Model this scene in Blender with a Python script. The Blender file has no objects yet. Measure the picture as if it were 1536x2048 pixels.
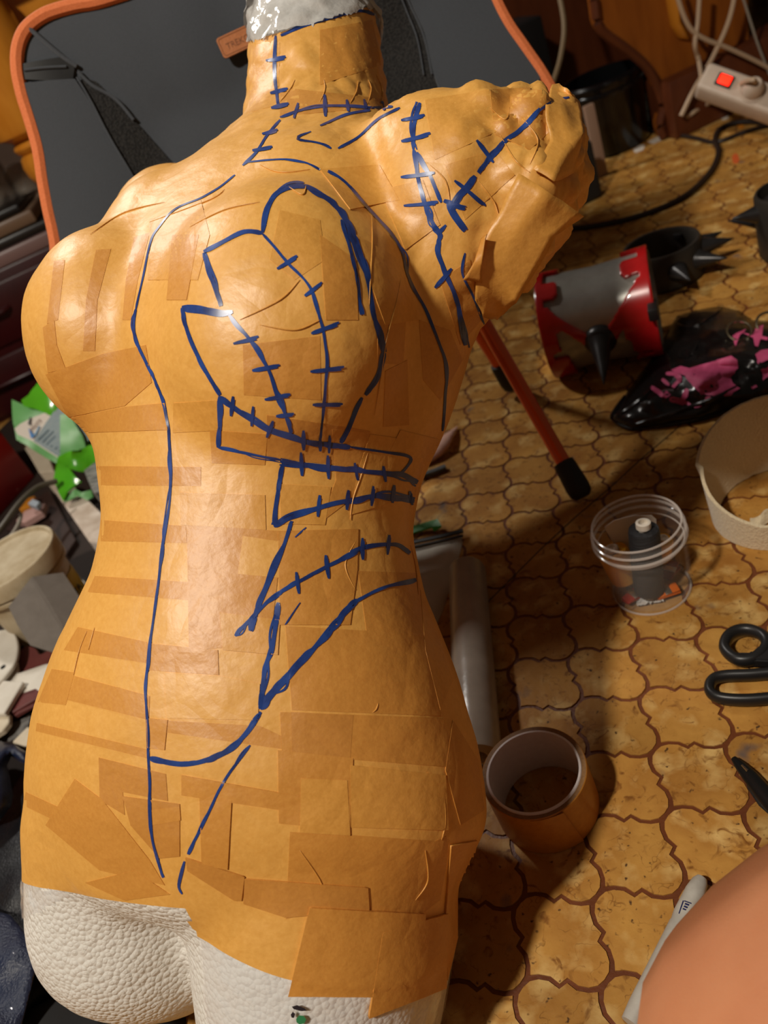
import bpy, bmesh, math, random
import numpy as np
from mathutils import Vector, Matrix, noise
from mathutils.bvhtree import BVHTree

# ---------- camera geometry (measured from the floor pattern) ----------
TILE = 0.056
F_PX = 1597.8
def _rx(t): c,s=math.cos(t),math.sin(t); return np.array([[1,0,0],[0,c,-s],[0,s,c]])
def _ry(t): c,s=math.cos(t),math.sin(t); return np.array([[c,0,s],[0,1,0],[-s,0,c]])
def _rz(t): c,s=math.cos(t),math.sin(t); return np.array([[c,-s,0],[s,c,0],[0,0,1]])
RM = _rx(-0.9445) @ _ry(0.3623) @ _rz(0.1121)
TV = np.array([3.817, 3.3652, 11.2751]) * TILE
FLIP = np.diag([1.0, -1.0, -1.0])
def c2w(p): return Vector(FLIP @ (RM.T @ (np.asarray(p, float) - TV)))
def d2w(d): return Vector(FLIP @ (RM.T @ np.asarray(d, float)))
def w2c(p): return RM @ (FLIP @ np.asarray(p, float)) + TV
def proj(p):
    q = w2c(p); return (768 + F_PX*q[0]/q[2], 1024 + F_PX*q[1]/q[2], q[2])
def cray(x, y): return np.array([(x-768)/F_PX, (y-1024)/F_PX, 1.0])
def at(x, y, d): return c2w(cray(x, y) * d)          # point seen at photo pixel x,y, d metres along the view axis
CAM = c2w((0, 0, 0))
def onf(x, y, z=0.0):                                   # point of height z seen at pixel x,y
    d = d2w(cray(x, y)); return CAM + d * ((z - CAM.z) / d.z)

# ---------- camera, world, lights, exposure ----------
scene = bpy.context.scene
COL = scene.collection
cd = bpy.data.cameras.new('camera'); cam = bpy.data.objects.new('camera', cd); COL.objects.link(cam)
cd.sensor_fit = 'HORIZONTAL'; cd.sensor_width = 36; cd.lens = F_PX/1536*36; cd.clip_start = .02
_m = Matrix.Identity(4)
for i, v in enumerate((d2w((1,0,0)), d2w((0,-1,0)), d2w((0,0,-1)))):
    for k in range(3): _m[k][i] = v[k]
_m.translation = CAM; cam.matrix_world = _m
cd.dof.use_dof = True; cd.dof.focus_distance = .50; cd.dof.aperture_fstop = 11
scene.camera = cam
scene.view_settings.view_transform = 'Standard'; scene.view_settings.look = 'None'
scene.view_settings.gamma = 1; scene.view_settings.use_curve_mapping = False
scene.view_settings.exposure = 0.0
w = bpy.data.worlds.new('world'); scene.world = w; w.use_nodes = True
w.node_tree.nodes['Background'].inputs[0].default_value = (1, .80, .58, 1)
w.node_tree.nodes['Background'].inputs[1].default_value = .05
def lamp(name, loc, power, color, radius):
    l = bpy.data.lights.new(name, 'POINT'); l.energy = power; l.color = color; l.shadow_soft_size = radius
    o = bpy.data.objects.new(name, l); COL.objects.link(o); o.location = loc; return o
LAMP_NEAR = CAM + Vector((-.75, -.55, 1.45))
LAMP_FAR = Vector((-1.5, 1.5, 2.2))
lamp('ceiling_light_near', LAMP_NEAR, 152, (1, .92, .80), .07)
lamp('ceiling_light_far', LAMP_FAR, 95, (1, .95, .88), .10)

# ---------- helpers ----------
rnd = random.Random(7)
def lin(c): return tuple(((v/255)/12.92 if v/255 <= .04045 else ((v/255+.055)/1.055)**2.4) for v in c)
def mat(name, col, rough=.5, col2=None, scale=20, metal=0, bump=0, bscale=80, spec=.5, trans=0, alpha=1, coat=0, sub=0, stretch=None, emit=0, ior=1.45, detail=4, sharp=.25, voro=False, sheen=0, crease=None):
    m = bpy.data.materials.new(name); m.use_nodes = True; nt = m.node_tree; N = nt.nodes; L = nt.links
    b = N['Principled BSDF']; b.inputs['Roughness'].default_value = rough; b.inputs['Metallic'].default_value = metal
    b.inputs['Specular IOR Level'].default_value = spec; b.inputs['IOR'].default_value = ior
    b.inputs['Transmission Weight'].default_value = trans; b.inputs['Alpha'].default_value = alpha
    b.inputs['Coat Weight'].default_value = coat; b.inputs['Subsurface Weight'].default_value = sub
    b.inputs['Sheen Weight'].default_value = sheen
    if sub: b.inputs['Subsurface Radius'].default_value = (.012, .006, .003); b.inputs['Subsurface Scale'].default_value = 1
    c = (*lin(col), 1); b.inputs['Base Color'].default_value = c
    if emit: b.inputs['Emission Color'].default_value = c; b.inputs['Emission Strength'].default_value = emit
    g = N.new('ShaderNodeNewGeometry'); src = g.outputs['Position']
    if stretch:
        mp = N.new('ShaderNodeMapping'); mp.inputs['Scale'].default_value = stretch[:3]
        if len(stretch) > 3: mp.inputs['Rotation'].default_value = stretch[3]
        L.new(src, mp.inputs[0]); src = mp.outputs[0]
    if col2:
        n = N.new('ShaderNodeTexNoise'); n.inputs['Scale'].default_value = scale; n.inputs['Detail'].default_value = detail
        n.inputs['Roughness'].default_value = .6
        L.new(src, n.inputs['Vector']); r = N.new('ShaderNodeValToRGB')
        r.color_ramp.elements[0].position = .5-sharp; r.color_ramp.elements[1].position = .5+sharp
        r.color_ramp.elements[0].color = c; r.color_ramp.elements[1].color = (*lin(col2), 1)
        L.new(n.outputs['Fac'], r.inputs[0]); out = r.outputs[0]
        L.new(out, b.inputs['Base Color'])
    if bump:
        if voro:
            n = N.new('ShaderNodeTexVoronoi'); n.feature = 'F1'; n.inputs['Scale'].default_value = bscale
            L.new(src, n.inputs['Vector']); mr = N.new('ShaderNodeMapRange'); mr.inputs[1].default_value = .30; mr.inputs[2].default_value = .85; mr.inputs[3].default_value = 1; mr.inputs[4].default_value = 0
            L.new(n.outputs['Distance'], mr.inputs[0]); o = mr.outputs[0]
        else:
            n = N.new('ShaderNodeTexNoise'); n.inputs['Scale'].default_value = bscale; n.inputs['Detail'].default_value = 5
            L.new(src, n.inputs['Vector']); o = n.outputs['Fac']
        bp = N.new('ShaderNodeBump'); bp.inputs['Strength'].default_value = bump; bp.inputs['Distance'].default_value = .002
        L.new(o, bp.inputs['Height']); L.new(bp.outputs[0], b.inputs['Normal'])
        if crease:                                           # sharp folds of creased paper
            d = N.new('ShaderNodeTexNoise'); d.inputs['Scale'].default_value = 14; L.new(src, d.inputs['Vector'])
            ad = N.new('ShaderNodeVectorMath'); ad.operation = 'MULTIPLY_ADD'; ad.inputs[1].default_value = (.06,.06,.06); L.new(d.outputs['Color'], ad.inputs[0]); L.new(src, ad.inputs[2])
            vo = N.new('ShaderNodeTexVoronoi'); vo.feature = 'DISTANCE_TO_EDGE'; vo.inputs['Scale'].default_value = crease[0]; L.new(ad.outputs[0], vo.inputs['Vector'])
            b2 = N.new('ShaderNodeBump'); b2.inputs['Strength'].default_value = crease[1]; b2.inputs['Distance'].default_value = .006
            L.new(vo.outputs['Distance'], b2.inputs['Height']); L.new(b2.outputs[0], bp.inputs['Normal'])
    return m
def root_loc(o):
    p = Vector((0,0,0))
    while o: p += o.location; o = o.parent
    return p
def tag(o, label=None, cat=None, group=None, kind=None):
    if label: o['label'] = label
    if cat: o['category'] = cat
    if group: o['group'] = group
    if kind: o['kind'] = kind
    return o
def thing(name, loc, label=None, cat=None, group=None, kind=None):
    o = bpy.data.objects.new(name, None); COL.objects.link(o); o.location = loc; o.empty_display_size = .02
    return tag(o, label, cat, group, kind)
def mk(name, bm, m, parent=None, smooth=True, label=None, cat=None, group=None, kind=None, ang=40):
    """link a bmesh given in world coordinates as one mesh object"""
    if parent: base = root_loc(parent)
    else:
        c = [v.co for v in bm.verts]
        base = Vector((sum(v.x for v in c)/len(c), sum(v.y for v in c)/len(c), min(v.z for v in c)))
    for v in bm.verts: v.co -= base
    for f in bm.faces: f.smooth = smooth
    if smooth:
        a = math.radians(ang)
        for e in bm.edges:
            if len(e.link_faces) == 2 and e.calc_face_angle(0) > a: e.smooth = False
    me = bpy.data.meshes.new(name); bm.to_mesh(me); bm.free()
    for mm in (m if isinstance(m, (list, tuple)) else [m]): me.materials.append(mm)
    o = bpy.data.objects.new(name, me); COL.objects.link(o)
    if parent: o.parent = parent
    else: o.location = base
    return tag(o, label, cat, group, kind)
def new(): return bmesh.new()
def fix(bm): bmesh.ops.recalc_face_normals(bm, faces=bm.faces); return bm
def box(bm, c, size, ux=(1,0,0), uz=(0,0,1), bev=0, seg=2):
    ux = Vector(ux).normalized(); uz = Vector(uz).normalized(); uy = uz.cross(ux).normalized(); ux = uy.cross(uz)
    m = Matrix([[*r] for r in zip(ux*size[0], uy*size[1], uz*size[2])]).to_4x4(); m.translation = Vector(c)
    t = bmesh.new(); bmesh.ops.create_cube(t, size=1, matrix=m)
    if bev: bmesh.ops.bevel(t, geom=t.edges[:], offset=bev, segments=seg, profile=.5, affect='EDGES')
    fix(t); me = bpy.data.meshes.new('t'); t.to_mesh(me); t.free(); bm.from_mesh(me); bpy.data.meshes.remove(me); return bm
def catmull(pts, k=6, closed=False):
    P = [Vector(p) for p in pts]; n = len(P); out = []
    for i in range(n if closed else n-1):
        if closed: a, b, c, d = P[(i-1)%n], P[i], P[(i+1)%n], P[(i+2)%n]
        else: a, b, c, d = P[max(i-1,0)], P[i], P[i+1], P[min(i+2,n-1)]
        for j in range(k):
            t = j/k; out.append(.5*((2*b)+(c-a)*t+(2*a-5*b+4*c-d)*t*t+(3*b-a-3*c+d)*t**3))
    if not closed: out.append(P[-1])
    return out
def tube(bm, pts, r, n=10, closed=False, cap=True, squash=None):
    """sweep a circle (or ellipse squash=(side, up)) along points; r may be a list"""
    P = [Vector(p) for p in pts]; N = len(P); rings = []; up = None
    for i in range(N):
        t = (P[(i+1)%N]-P[i-1]) if closed else (P[min(i+1,N-1)]-P[max(i-1,0)])
        t.normalize()
        if up is None: up = Vector((0,0,1)) if abs(t.z) < .95 else Vector((1,0,0))
        if squash: up = Vector((0,0,1))
        s = t.cross(up).normalized(); up = s.cross(t).normalized()
        rr = r[i] if isinstance(r, (list, tuple)) else r
        sx, sy = squash if squash else (1, 1)
        rings.append([bm.verts.new(P[i]+s*rr*sx*math.cos(a)+up*rr*sy*math.sin(a)) for a in (2*math.pi*k/n for k in range(n))])
    for i in range(N if closed else N-1):
        A, B = rings[i], rings[(i+1)%N]
        for k in range(n): bm.faces.new((A[k], A[(k+1)%n], B[(k+1)%n], B[k]))
    if cap and not closed: bm.faces.new(rings[0][::-1]); bm.faces.new(rings[-1])
    return fix(bm)
def lathe(bm, base, prof, axis=(0,0,1), n=40, sx=1, cap=True, arc=None, xdir=None):
    """profile of (radius, height) round an axis from base"""
    az = Vector(axis).normalized(); ax = Vector(xdir) if xdir else az.orthogonal(); ax = (ax-az*ax.dot(az)).normalized(); ay = az.cross(ax)
    base = Vector(base); rings = []
    for r, h in prof:
        rings.append([bm.verts.new(base+az*h+ax*r*sx*math.cos(a)+ay*r*math.sin(a)) for a in (2*math.pi*k/n for k in range(n))])
    for A, B in zip(rings, rings[1:]):
        for k in range(n): bm.faces.new((A[k], A[(k+1)%n], B[(k+1)%n], B[k]))
    if cap:
        if prof[0][0] > 1e-6: bm.faces.new(rings[0][::-1])
        if prof[-1][0] > 1e-6: bm.faces.new(rings[-1])
    bmesh.ops.remove_doubles(bm, verts=bm.verts, dist=1e-6)
    return fix(bm)
def plate(bm, pts, thick, nrm=(0,0,1)):
    """flat piece from an outline of world points, thickened along nrm"""
    n = Vector(nrm); a = [bm.verts.new(Vector(p)) for p in pts]; b = [bm.verts.new(Vector(p)+n*thick) for p in pts]
    k = len(a); bm.faces.new(a[::-1]); bm.faces.new(b)
    for i in range(k): bm.faces.new((a[i], a[(i+1)%k], b[(i+1)%k], b[i]))
    return fix(bm)
def grid(bm, f, nu, nv, cu=False):
    V = [[bm.verts.new(f(i/nu, j/nv)) for j in range(nv+1)] for i in range(nu if cu else nu+1)]
    for i in range(nu):
        for j in range(nv):
            k = (i+1) % nu if cu else i+1
            bm.faces.new((V[i][j], V[k][j], V[k][j+1], V[i][j+1]))
    return V
def solid(bm, t):
    fix(bm); bmesh.ops.solidify(bm, geom=bm.faces[:], thickness=t); return fix(bm)
def bvh_of(o):
    me = o.data; off = root_loc(o)
    return BVHTree.FromPolygons([v.co+off for v in me.vertices], [p.vertices[:] for p in me.polygons])
def cast(bvh, x, y):
    d = d2w(cray(x, y)).normalized(); h = bvh.ray_cast(CAM, d)
    if h[0] is None: return None
    n = h[1]
    if n.dot(d) > 0: n = -n
    return h[0], n, h[3]
def cut_poly(poly, step):
    t = bmesh.new(); t.faces.new([t.verts.new((x, y, 0)) for x, y in poly])
    xs = [p[0] for p in poly]; ys = [p[1] for p in poly]
    for ax, lo, hi in ((0, min(xs), max(xs)), (1, min(ys), max(ys))):
        k = lo+step
        while k < hi:
            co = (k,0,0) if ax == 0 else (0,k,0); no = (1,0,0) if ax == 0 else (0,1,0)
            bmesh.ops.bisect_plane(t, geom=t.verts[:]+t.edges[:]+t.faces[:], plane_co=co, plane_no=no); k += step
    return t
def decal(bvh, poly, off, step=14, skirt=True, wob=0):
    """thin sheet lying on a surface; outline given where the photo shows it"""
    t = cut_poly(poly, step); bad = []
    for v in t.verts:
        h = cast(bvh, v.co.x, v.co.y)
        if h is None: bad.append(v); continue
        o = off + (wob*noise.noise(h[0]*60) if wob else 0)
        v.co = h[0]+h[1]*o
    if bad: bmesh.ops.delete(t, geom=bad, context='VERTS')
    if not t.faces: t.free(); return None
    L = [e.calc_length() for e in t.edges]; lim = 6*sorted(L)[len(L)//2]
    long_ = [e for e in t.edges if e.calc_length() > max(lim, .02)]
    if long_: bmesh.ops.delete(t, geom=long_, context='EDGES')
    if not t.faces: t.free(); return None
    seen = set(); best = []                                  # keep the largest connected piece
    for f in t.faces:
        if f in seen: continue
        st = [f]; comp = []; seen.add(f)
        while st:
            g = st.pop(); comp.append(g)
            for e in g.edges:
                for h in e.link_faces:
                    if h not in seen: seen.add(h); st.append(h)
        if len(comp) > len(best): best = comp
    bs = set(best); rest_ = [f for f in t.faces if f not in bs]
    if rest_: bmesh.ops.delete(t, geom=rest_, context='FACES')
    for f in t.faces:
        f.normal_update()
    for f in t.faces:
        if f.normal.dot(CAM-f.calc_center_median()) < 0: f.normal_flip()
    if skirt:
        for v in t.verts: v.normal_update()
        ed = [e for e in t.edges if e.is_boundary]
        nm = {v: v.normal.copy() for v in t.verts}
        r = bmesh.ops.extrude_edge_only(t, edges=ed)
        for v in r['geom']:
            if isinstance(v, bmesh.types.BMVert): pass
        ov = [v for v in r['geom'] if isinstance(v, bmesh.types.BMVert)]
        for v in ov:
            src = [e.other_vert(v) for e in v.link_edges if e.other_vert(v) in nm]
            if src: v.co -= nm[src[0]]*(off*.9)
    return t
def ribbon(bm, bvh, pts, wpx, off, jit=0, step=6):
    P = [Vector((p[0], p[1], 0)) for p in pts]
    n = max(2, int(sum((b-a).length for a, b in zip(P, P[1:]))/step/max(1,len(P)-1)))
    C = catmull(P, n); prev = None; sd = rnd.random()*100
    for i, c in enumerate(C):
        t = (C[min(i+1,len(C)-1)]-C[max(i-1,0)])
        if t.length < 1e-6: continue
        t.normalize(); s = Vector((-t.y, t.x, 0))
        if jit: c = c + s*jit*(noise.noise(Vector((i*.12, sd, 0)))*1.6)
        end = min(i, len(C)-1-i); w = wpx*(.55+.45*min(1, end/2))*(1+.35*noise.noise(Vector((i*.17, sd, 5))))
        a, b = c+s*w/2, c-s*w/2; ha, hb = cast(bvh, a.x, a.y), cast(bvh, b.x, b.y)
        if not ha or not hb or (ha[0]-hb[0]).length > .012: prev = None; continue
        cur = (bm.verts.new(ha[0]+ha[1]*off), bm.verts.new(hb[0]+hb[1]*off))
        if prev and (prev[0].co-cur[0].co).length < .02: bm.faces.new((prev[0], prev[1], cur[1], cur[0]))
        prev = cur
def text_bm(s, size, o, ux, uy, depth=.0004):
    """lettering as flat raised mesh, lower left at o"""
    cu = bpy.data.curves.new('t', 'FONT'); cu.body = s; cu.size = size; cu.extrude = depth; cu.resolution_u = 3
    ob = bpy.data.objects.new('t', cu); COL.objects.link(ob)
    dg = bpy.context.evaluated_depsgraph_get(); me = bpy.data.meshes.new_from_object(ob.evaluated_get(dg))
    bpy.data.objects.remove(ob); bm = bmesh.new(); bm.from_mesh(me); bpy.data.meshes.remove(me)
    ux = Vector(ux).normalized(); uy = Vector(uy).normalized(); uz = ux.cross(uy)
    for v in bm.verts: v.co = Vector(o)+ux*v.co.x+uy*v.co.y+uz*v.co.z
    return bm
def height_for(b, topy):
    lo, hi = 0, .6
    for _ in range(40):
        m = (lo+hi)/2
        if proj(b+Vector((0,0,m)))[1] > topy: lo = m
        else: hi = m
    return lo
def px2m(p, n): return n*w2c(p)[2]/F_PX
UH = Vector((.935, .355, 0)).normalized(); FH = Vector((-.355, .935, 0)).normalized(); Z = Vector((0,0,1))

# ---------- mannequin shape ----------
def nrm(v): v = np.asarray(v, float); return v/np.linalg.norm(v)
BA = nrm((.061, -.983, .174))                           # body axes in camera space
X0 = nrm(np.array([1,0,0]) - BA*BA[0]); F0 = np.cross(BA, X0)
if F0[2] > 0: F0 = -F0
YAW = math.radians(23)
BF = math.cos(YAW)*F0 - math.sin(YAW)*X0
BL = math.cos(YAW)*X0 + math.sin(YAW)*F0
def loft_mesh(bm, rings):
    vs = [[bm.verts.new(p) for p in r] for r in rings]
    n = len(vs[0])
    for a, b in zip(vs, vs[1:]):
        for i in range(n): bm.faces.new((a[i], a[(i+1)%n], b[(i+1)%n], b[i]))
    bm.faces.new(vs[0][::-1]); bm.faces.new(vs[-1])
def ring(px, py, d, a, bf, bb, U=None, V=None, n=56, e=1.0):
    U = BL if U is None else U; V = BF if V is None else V
    c = cray(px, py)*d; out = []
    for i in range(n):
        t = 2*math.pi*i/n; cs, sn = math.cos(t), math.sin(t)
        cs = math.copysign(abs(cs)**e, cs); sn = math.copysign(abs(sn)**e, sn)
        out.append(c2w(c + U*a*cs + V*(bf if sn > 0 else bb)*sn))
    return out
TORSO = [(455, 1790, 0.555, 0.1004, 0.08, 0.09),
 (476, 1740, 0.555, 0.1486, 0.106, 0.125),
 (498, 1590, 0.553, 0.1661, 0.12, 0.135),
 (500, 1480, 0.552, 0.1607, 0.12, 0.128),
 (502, 1400, 0.5515, 0.1522, 0.117, 0.118),
 (510, 1300, 0.551, 0.1385, 0.112, 0.105),
 (522, 1170, 0.55, 0.1148, 0.102, 0.085),
 (518, 1060, 0.55, 0.1077, 0.095, 0.08),
 (520, 960, 0.553, 0.1142, 0.096, 0.085),
 (535, 830, 0.56, 0.1316, 0.1, 0.095),
 (553, 700, 0.568, 0.141, 0.105, 0.105),
 (572, 560, 0.58, 0.14, 0.1, 0.108),
 (595, 430, 0.595, 0.1341, 0.082, 0.105),
 (622, 340, 0.61, 0.0876, 0.066, 0.09),
 (638, 275, 0.625, 0.0602, 0.055, 0.066),
 (634, 220, 0.63, 0.0562, 0.052, 0.055),
 (632, 160, 0.634, 0.0541, 0.052, 0.054),
 (630, 80, 0.64, 0.052, 0.052, 0.052),
 (628, 30, 0.645, 0.05, 0.05, 0.05)]
BLOBS = [ # px,py,depth, radius along L, A, F
 (247,662,.56,.064,.073,.066),(565,655,.49,.080,.090,.070),(352,455,.69,.055,.052,.05),
 (335,560,.575,.060,.085,.048),(585,520,.525,.075,.090,.050),(410,650,.525,.055,.080,.052),(300,760,.555,.055,.060,.045),(560,800,.50,.075,.060,.042),(420,800,.53,.06,.06,.04)]
LEGR = [(306,1620,.575,.087),(290,1720,.580,.081),(278,1800,.585,.078),(276,1870,.586,.076),(282,1930,.587,.071),(292,1975,.588,.060),(300,2002,.588,.040),(302,2012,.588,.020)]
LEGL = [(630,1650,.53,.096),(640,1750,.527,.092),(646,1850,.523,.089),(644,1950,.520,.084),(640,2030,.518,.080),(640,2090,.518,.075),(640,2115,.518,.06)]
ARM = [(800,470,.53,.075,.06),(880,430,.52,.078,.06),(960,398,.515,.069,.055),(1040,362,.51,.059,.05),(1088,328,.51,.048,.045),(1140,300,.512,.037,.035),(1172,290,.514,.015,.018)]
def build_body():
    bm = bmesh.new()
    loft_mesh(bm, [ring(*s) for s in TORSO])
    for L in (LEGR, LEGL): loft_mesh(bm, [ring(x,y,d,r*.97,r*1.04,r*1.05) for x,y,d,r in L])
    AU = nrm((.28,.96,0)); AV = np.array([0,0,-1.0])
    loft_mesh(bm, [ring(x,y,d,r,q,q,AU,AV) for x,y,d,r,q in ARM])
    for x,y,d,a,b,f in BLOBS:
        m = Matrix([[*c] for c in zip(d2w(BL)*a, d2w(BA)*b, d2w(BF)*f)]).to_4x4(); m.translation = at(x,y,d)
        bmesh.ops.create_uvsphere(bm, u_segments=40, v_segments=24, radius=1, matrix=m)
    bmesh.ops.recalc_face_normals(bm, faces=bm.faces)
    me = bpy.data.meshes.new('body'); bm.to_mesh(me); bm.free()
    ob = bpy.data.objects.new('body', me); bpy.context.scene.collection.objects.link(ob)
    for k, (vox, it) in enumerate(((.006, 12), (.0036, 10))):
        r = ob.modifiers.new('remesh', 'REMESH'); r.mode = 'VOXEL'; r.voxel_size = vox
        s = ob.modifiers.new('smooth', 'SMOOTH'); s.factor = .5; s.iterations = it
    dg = bpy.context.evaluated_depsgraph_get()
    out = bpy.data.meshes.new_from_object(ob.evaluated_get(dg))
    bpy.data.objects.remove(ob)
    bm = bmesh.new(); bm.from_mesh(out)                 # the longer thigh is cut flat where it stands on the floor
    bmesh.ops.bisect_plane(bm, geom=bm.verts[:]+bm.edges[:]+bm.faces[:], plane_co=(0,0,.003), plane_no=(0,0,-1), clear_outer=True)
    bmesh.ops.holes_fill(bm, edges=[e for e in bm.edges if e.is_boundary])
    bm.to_mesh(out); bm.free(); return out

# ---------- floor ----------
M_GROUT = mat('grout', (116,62,30), .45, (92,48,24), 40, bump=.2, bscale=300)
def tile_material():
    m = mat('tile', (194,144,70), .5, (152,100,42), 16, bump=.25, bscale=140, spec=.25, detail=9, sharp=.2)
    nt = m.node_tree; N = nt.nodes; L = nt.links; b = N['Principled BSDF']; base = b.inputs['Base Color'].links[0].from_socket
    g = N.new('ShaderNodeNewGeometry')
    def noise_mask(scale, lo, hi, detail=6, dist=0):
        n = N.new('ShaderNodeTexNoise'); n.inputs['Scale'].default_value = scale; n.inputs['Detail'].default_value = detail
        n.inputs['Distortion'].default_value = dist
        L.new(g.outputs['Position'], n.inputs['Vector']); r = N.new('ShaderNodeMapRange')
        r.inputs[1].default_value = lo; r.inputs[2].default_value = hi; L.new(n.outputs['Fac'], r.inputs[0]); return r.outputs[0]
    def mix(a, fac, col):
        x = N.new('ShaderNodeMix'); x.data_type = 'RGBA'; L.new(fac, x.inputs[0]); L.new(a, x.inputs[6]); x.inputs[7].default_value = (*lin(col), 1); return x.outputs[2]
    c = mix(base, noise_mask(34, .52, .70), (210,172,106))            # pale chalky clouds
    c = mix(c, noise_mask(75, .58, .72, 8, 1.5), (124,78,32))        # brown veins
    c = mix(c, noise_mask(22, .66, .76, 3), (96,86,84))              # grey scuffs
    n = N.new('ShaderNodeTexNoise'); n.inputs['Scale'].default_value = 38; n.inputs['Detail'].default_value = 3; L.new(g.outputs['Position'], n.inputs['Vector'])
    sb = N.new('ShaderNodeMath'); sb.operation = 'SUBTRACT'; L.new(n.outputs['Fac'], sb.inputs[0]); sb.inputs[1].default_value = .53
    ab = N.new('ShaderNodeMath'); ab.operation = 'ABSOLUTE'; L.new(sb.outputs[0], ab.inputs[0])
    hr = N.new('ShaderNodeMapRange'); hr.inputs[1].default_value = .0015; hr.inputs[2].default_value = .007; hr.inputs[3].default_value = .55; hr.inputs[4].default_value = 0; L.new(ab.outputs[0], hr.inputs[0])
    br_ = N.new('ShaderNodeMath'); br_.operation = 'MULTIPLY'; L.new(hr.outputs[0], br_.inputs[0]); L.new(noise_mask(60, .40, .62, 4), br_.inputs[1])
    c = mix(c, br_.outputs[0], (96,56,20))                           # hairline cracks
    c = mix(c, noise_mask(160, .68, .74, 2), (84,58,34))             # specks
    oi = N.new('ShaderNodeObjectInfo'); ri = N.new('ShaderNodeMath'); ri.operation = 'ADD'
    L.new(oi.outputs['Random'], ri.inputs[0]); L.new(g.outputs['Random Per Island'], ri.inputs[1])
    fr = N.new('ShaderNodeMath'); fr.operation = 'FRACT'; L.new(ri.outputs[0], fr.inputs[0])
    hs = N.new('ShaderNodeHueSaturation'); mr = N.new('ShaderNodeMapRange'); mr.inputs[3].default_value = .80; mr.inputs[4].default_value = 1.12
    L.new(fr.outputs[0], mr.inputs[0]); L.new(mr.outputs[0], hs.inputs['Value']); L.new(c, hs.inputs['Color']); L.new(hs.outputs[0], b.inputs['Base Color'])
    return m
M_TILE = tile_material()
EDGE = [(0,0),(.09,-.066),(.21,-.086),(.34,-.058),(.452,.030),(.548,-.030),(.66,.058),(.79,.086),(.91,.066)]
def tile_outline():
    e = EDGE + [(1,0)]
    top = [Vector((u, v, 0)) for u, v in e]; right = [Vector((1+v, u, 0)) for u, v in e]
    bot = [Vector((u, 1+v, 0)) for u, v in e][::-1]; left = [Vector((v, u, 0)) for u, v in e][::-1]
    tr = (top[-2]+right[1])/2+Vector((-.012,.012,0)); bl = (bot[-2]+left[1])/2+Vector((.012,-.012,0))   # blunt the two pointed corners
    P = top[:-2]+[tr]+right[2:-1]+bot[:-2]+[bl]+left[2:-1]; n = len(P); out = []
    for i in range(n):                                       # inset: the gaps are the dark printed joints
        t = (P[(i+1)%n]-P[i-1]).normalized(); out.append(P[i]+Vector((-t.y, t.x, 0))*.030)
    return [(p.x*TILE, -p.y*TILE) for p in out]
OUT = tile_outline()
def tile_bm(bm, ox, oy):
    n = len(OUT); H = .0011
    up = [bm.verts.new((x+ox, y+oy, H)) for x, y in OUT]; dn = [bm.verts.new((x+ox, y+oy, 0)) for x, y in OUT]
    bm.faces.new(up)
    for i in range(n): bm.faces.new((dn[i], dn[(i+1)%n], up[(i+1)%n], up[i]))
bm = new()
vs = [bm.verts.new(p) for p in ((-4.5,-1.6,0),(3.0,-1.6,0),(3.0,5.2,0),(-4.5,5.2,0))]; bm.faces.new(vs)
bm.normal_update()
floor = mk('floor', bm, M_GROUT, smooth=False, label='patterned vinyl floor of wavy yellow-brown tiles with dark joints', kind='structure')
FTOP = .0011

# ---------- mannequin ----------
body_me = build_body()
def crumple():
    """fold the paper over shoulder stump and neck, leave belly smooth"""
    NV = [n.vector.copy() for n in body_me.vertex_normals]; new_co = []
    for v in body_me.vertices:
        q = v.co.copy(); x, y, d = proj(q)
        wa = max(0, min(1, (x-880)/130))*max(0, min(1, (720-y)/120)); wn = max(0, min(1, (330-y)/120))*max(0, min(1, (900-x)/80))
        d1 = noise.voronoi(q*26)[0]; d2 = noise.voronoi(q*58)[0]; r1 = d1[1]-d1[0]; r2 = d2[1]-d2[0]; r3 = noise.noise(q*110)
        wp = max(0, 1-((x-860)**2+(y-480)**2)**.5/190); wb = max(0, 1-((x-600)**2+(y-600)**2)**.5/170)
        amp = wa*(.014*(r1-.3)+.008*(r2-.3)) + wp*.004*(r1-.3) + wn*(.0030*(r2-.3)) + wb*.0022*(r1-.3) + .0004*noise.noise(q*30) + .0007*(r1-.3) + .00015*r3
        new_co.extend(q + NV[v.index]*amp)
    body_me.vertices.foreach_set('co', new_co)
crumple(); body_me.update()
M_FOAM = mat('white_foam', (226,222,214), .55, bump=.45, bscale=300, voro=True, spec=.35)
M_TAPE = mat('paper_tape', (236,178,90), .46, (218,156,68), 300, bump=.25, bscale=120, spec=.9, detail=6, sharp=.35, crease=(24,.22))
M_TAPE2 = mat('paper_tape_double', (214,150,66), .46, (202,136,56), 420, bump=.25, bscale=140, spec=.9, crease=(24,.22))
M_TAPE3 = mat('paper_tape_triple', (206,142,62), .46, (194,130,56), 420, bump=.25, bscale=140, spec=.9, crease=(24,.22))
M_INK = mat('blue_marker_ink', (44,80,158), .32, (26,38,88), 60, spec=.6)
M_FILM = mat('cling_film', (245,245,248), .07, alpha=.30, spec=1.0, coat=1, bump=1.0, bscale=55)
mq_base = Vector((at(560,1800,.55).x, at(560,1800,.55).y, 0))
mannequin = thing('mannequin', mq_base, 'white foam torso mannequin wrapped in brown paper tape with blue marker pattern lines', 'mannequin')
bmf = new(); bmf.from_mesh(body_me); bmf.normal_update()
foam = mk('foam_body', bmf, M_FOAM, mannequin, label='bare white foam thighs and neck', ang=180)
def plane3(a, b, c, inside):
    n = (b-a).cross(c-a).normalized()
    if n.dot(inside-a) > 0: n = -n
    return a, n
def surf(x, y): h = cast(B_FOAM, x, y); return h[0] if h else None
B_FOAM = bvh_of(foam)
bmt = new(); bmt.from_mesh(body_me); bmt.normal_update()
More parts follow.
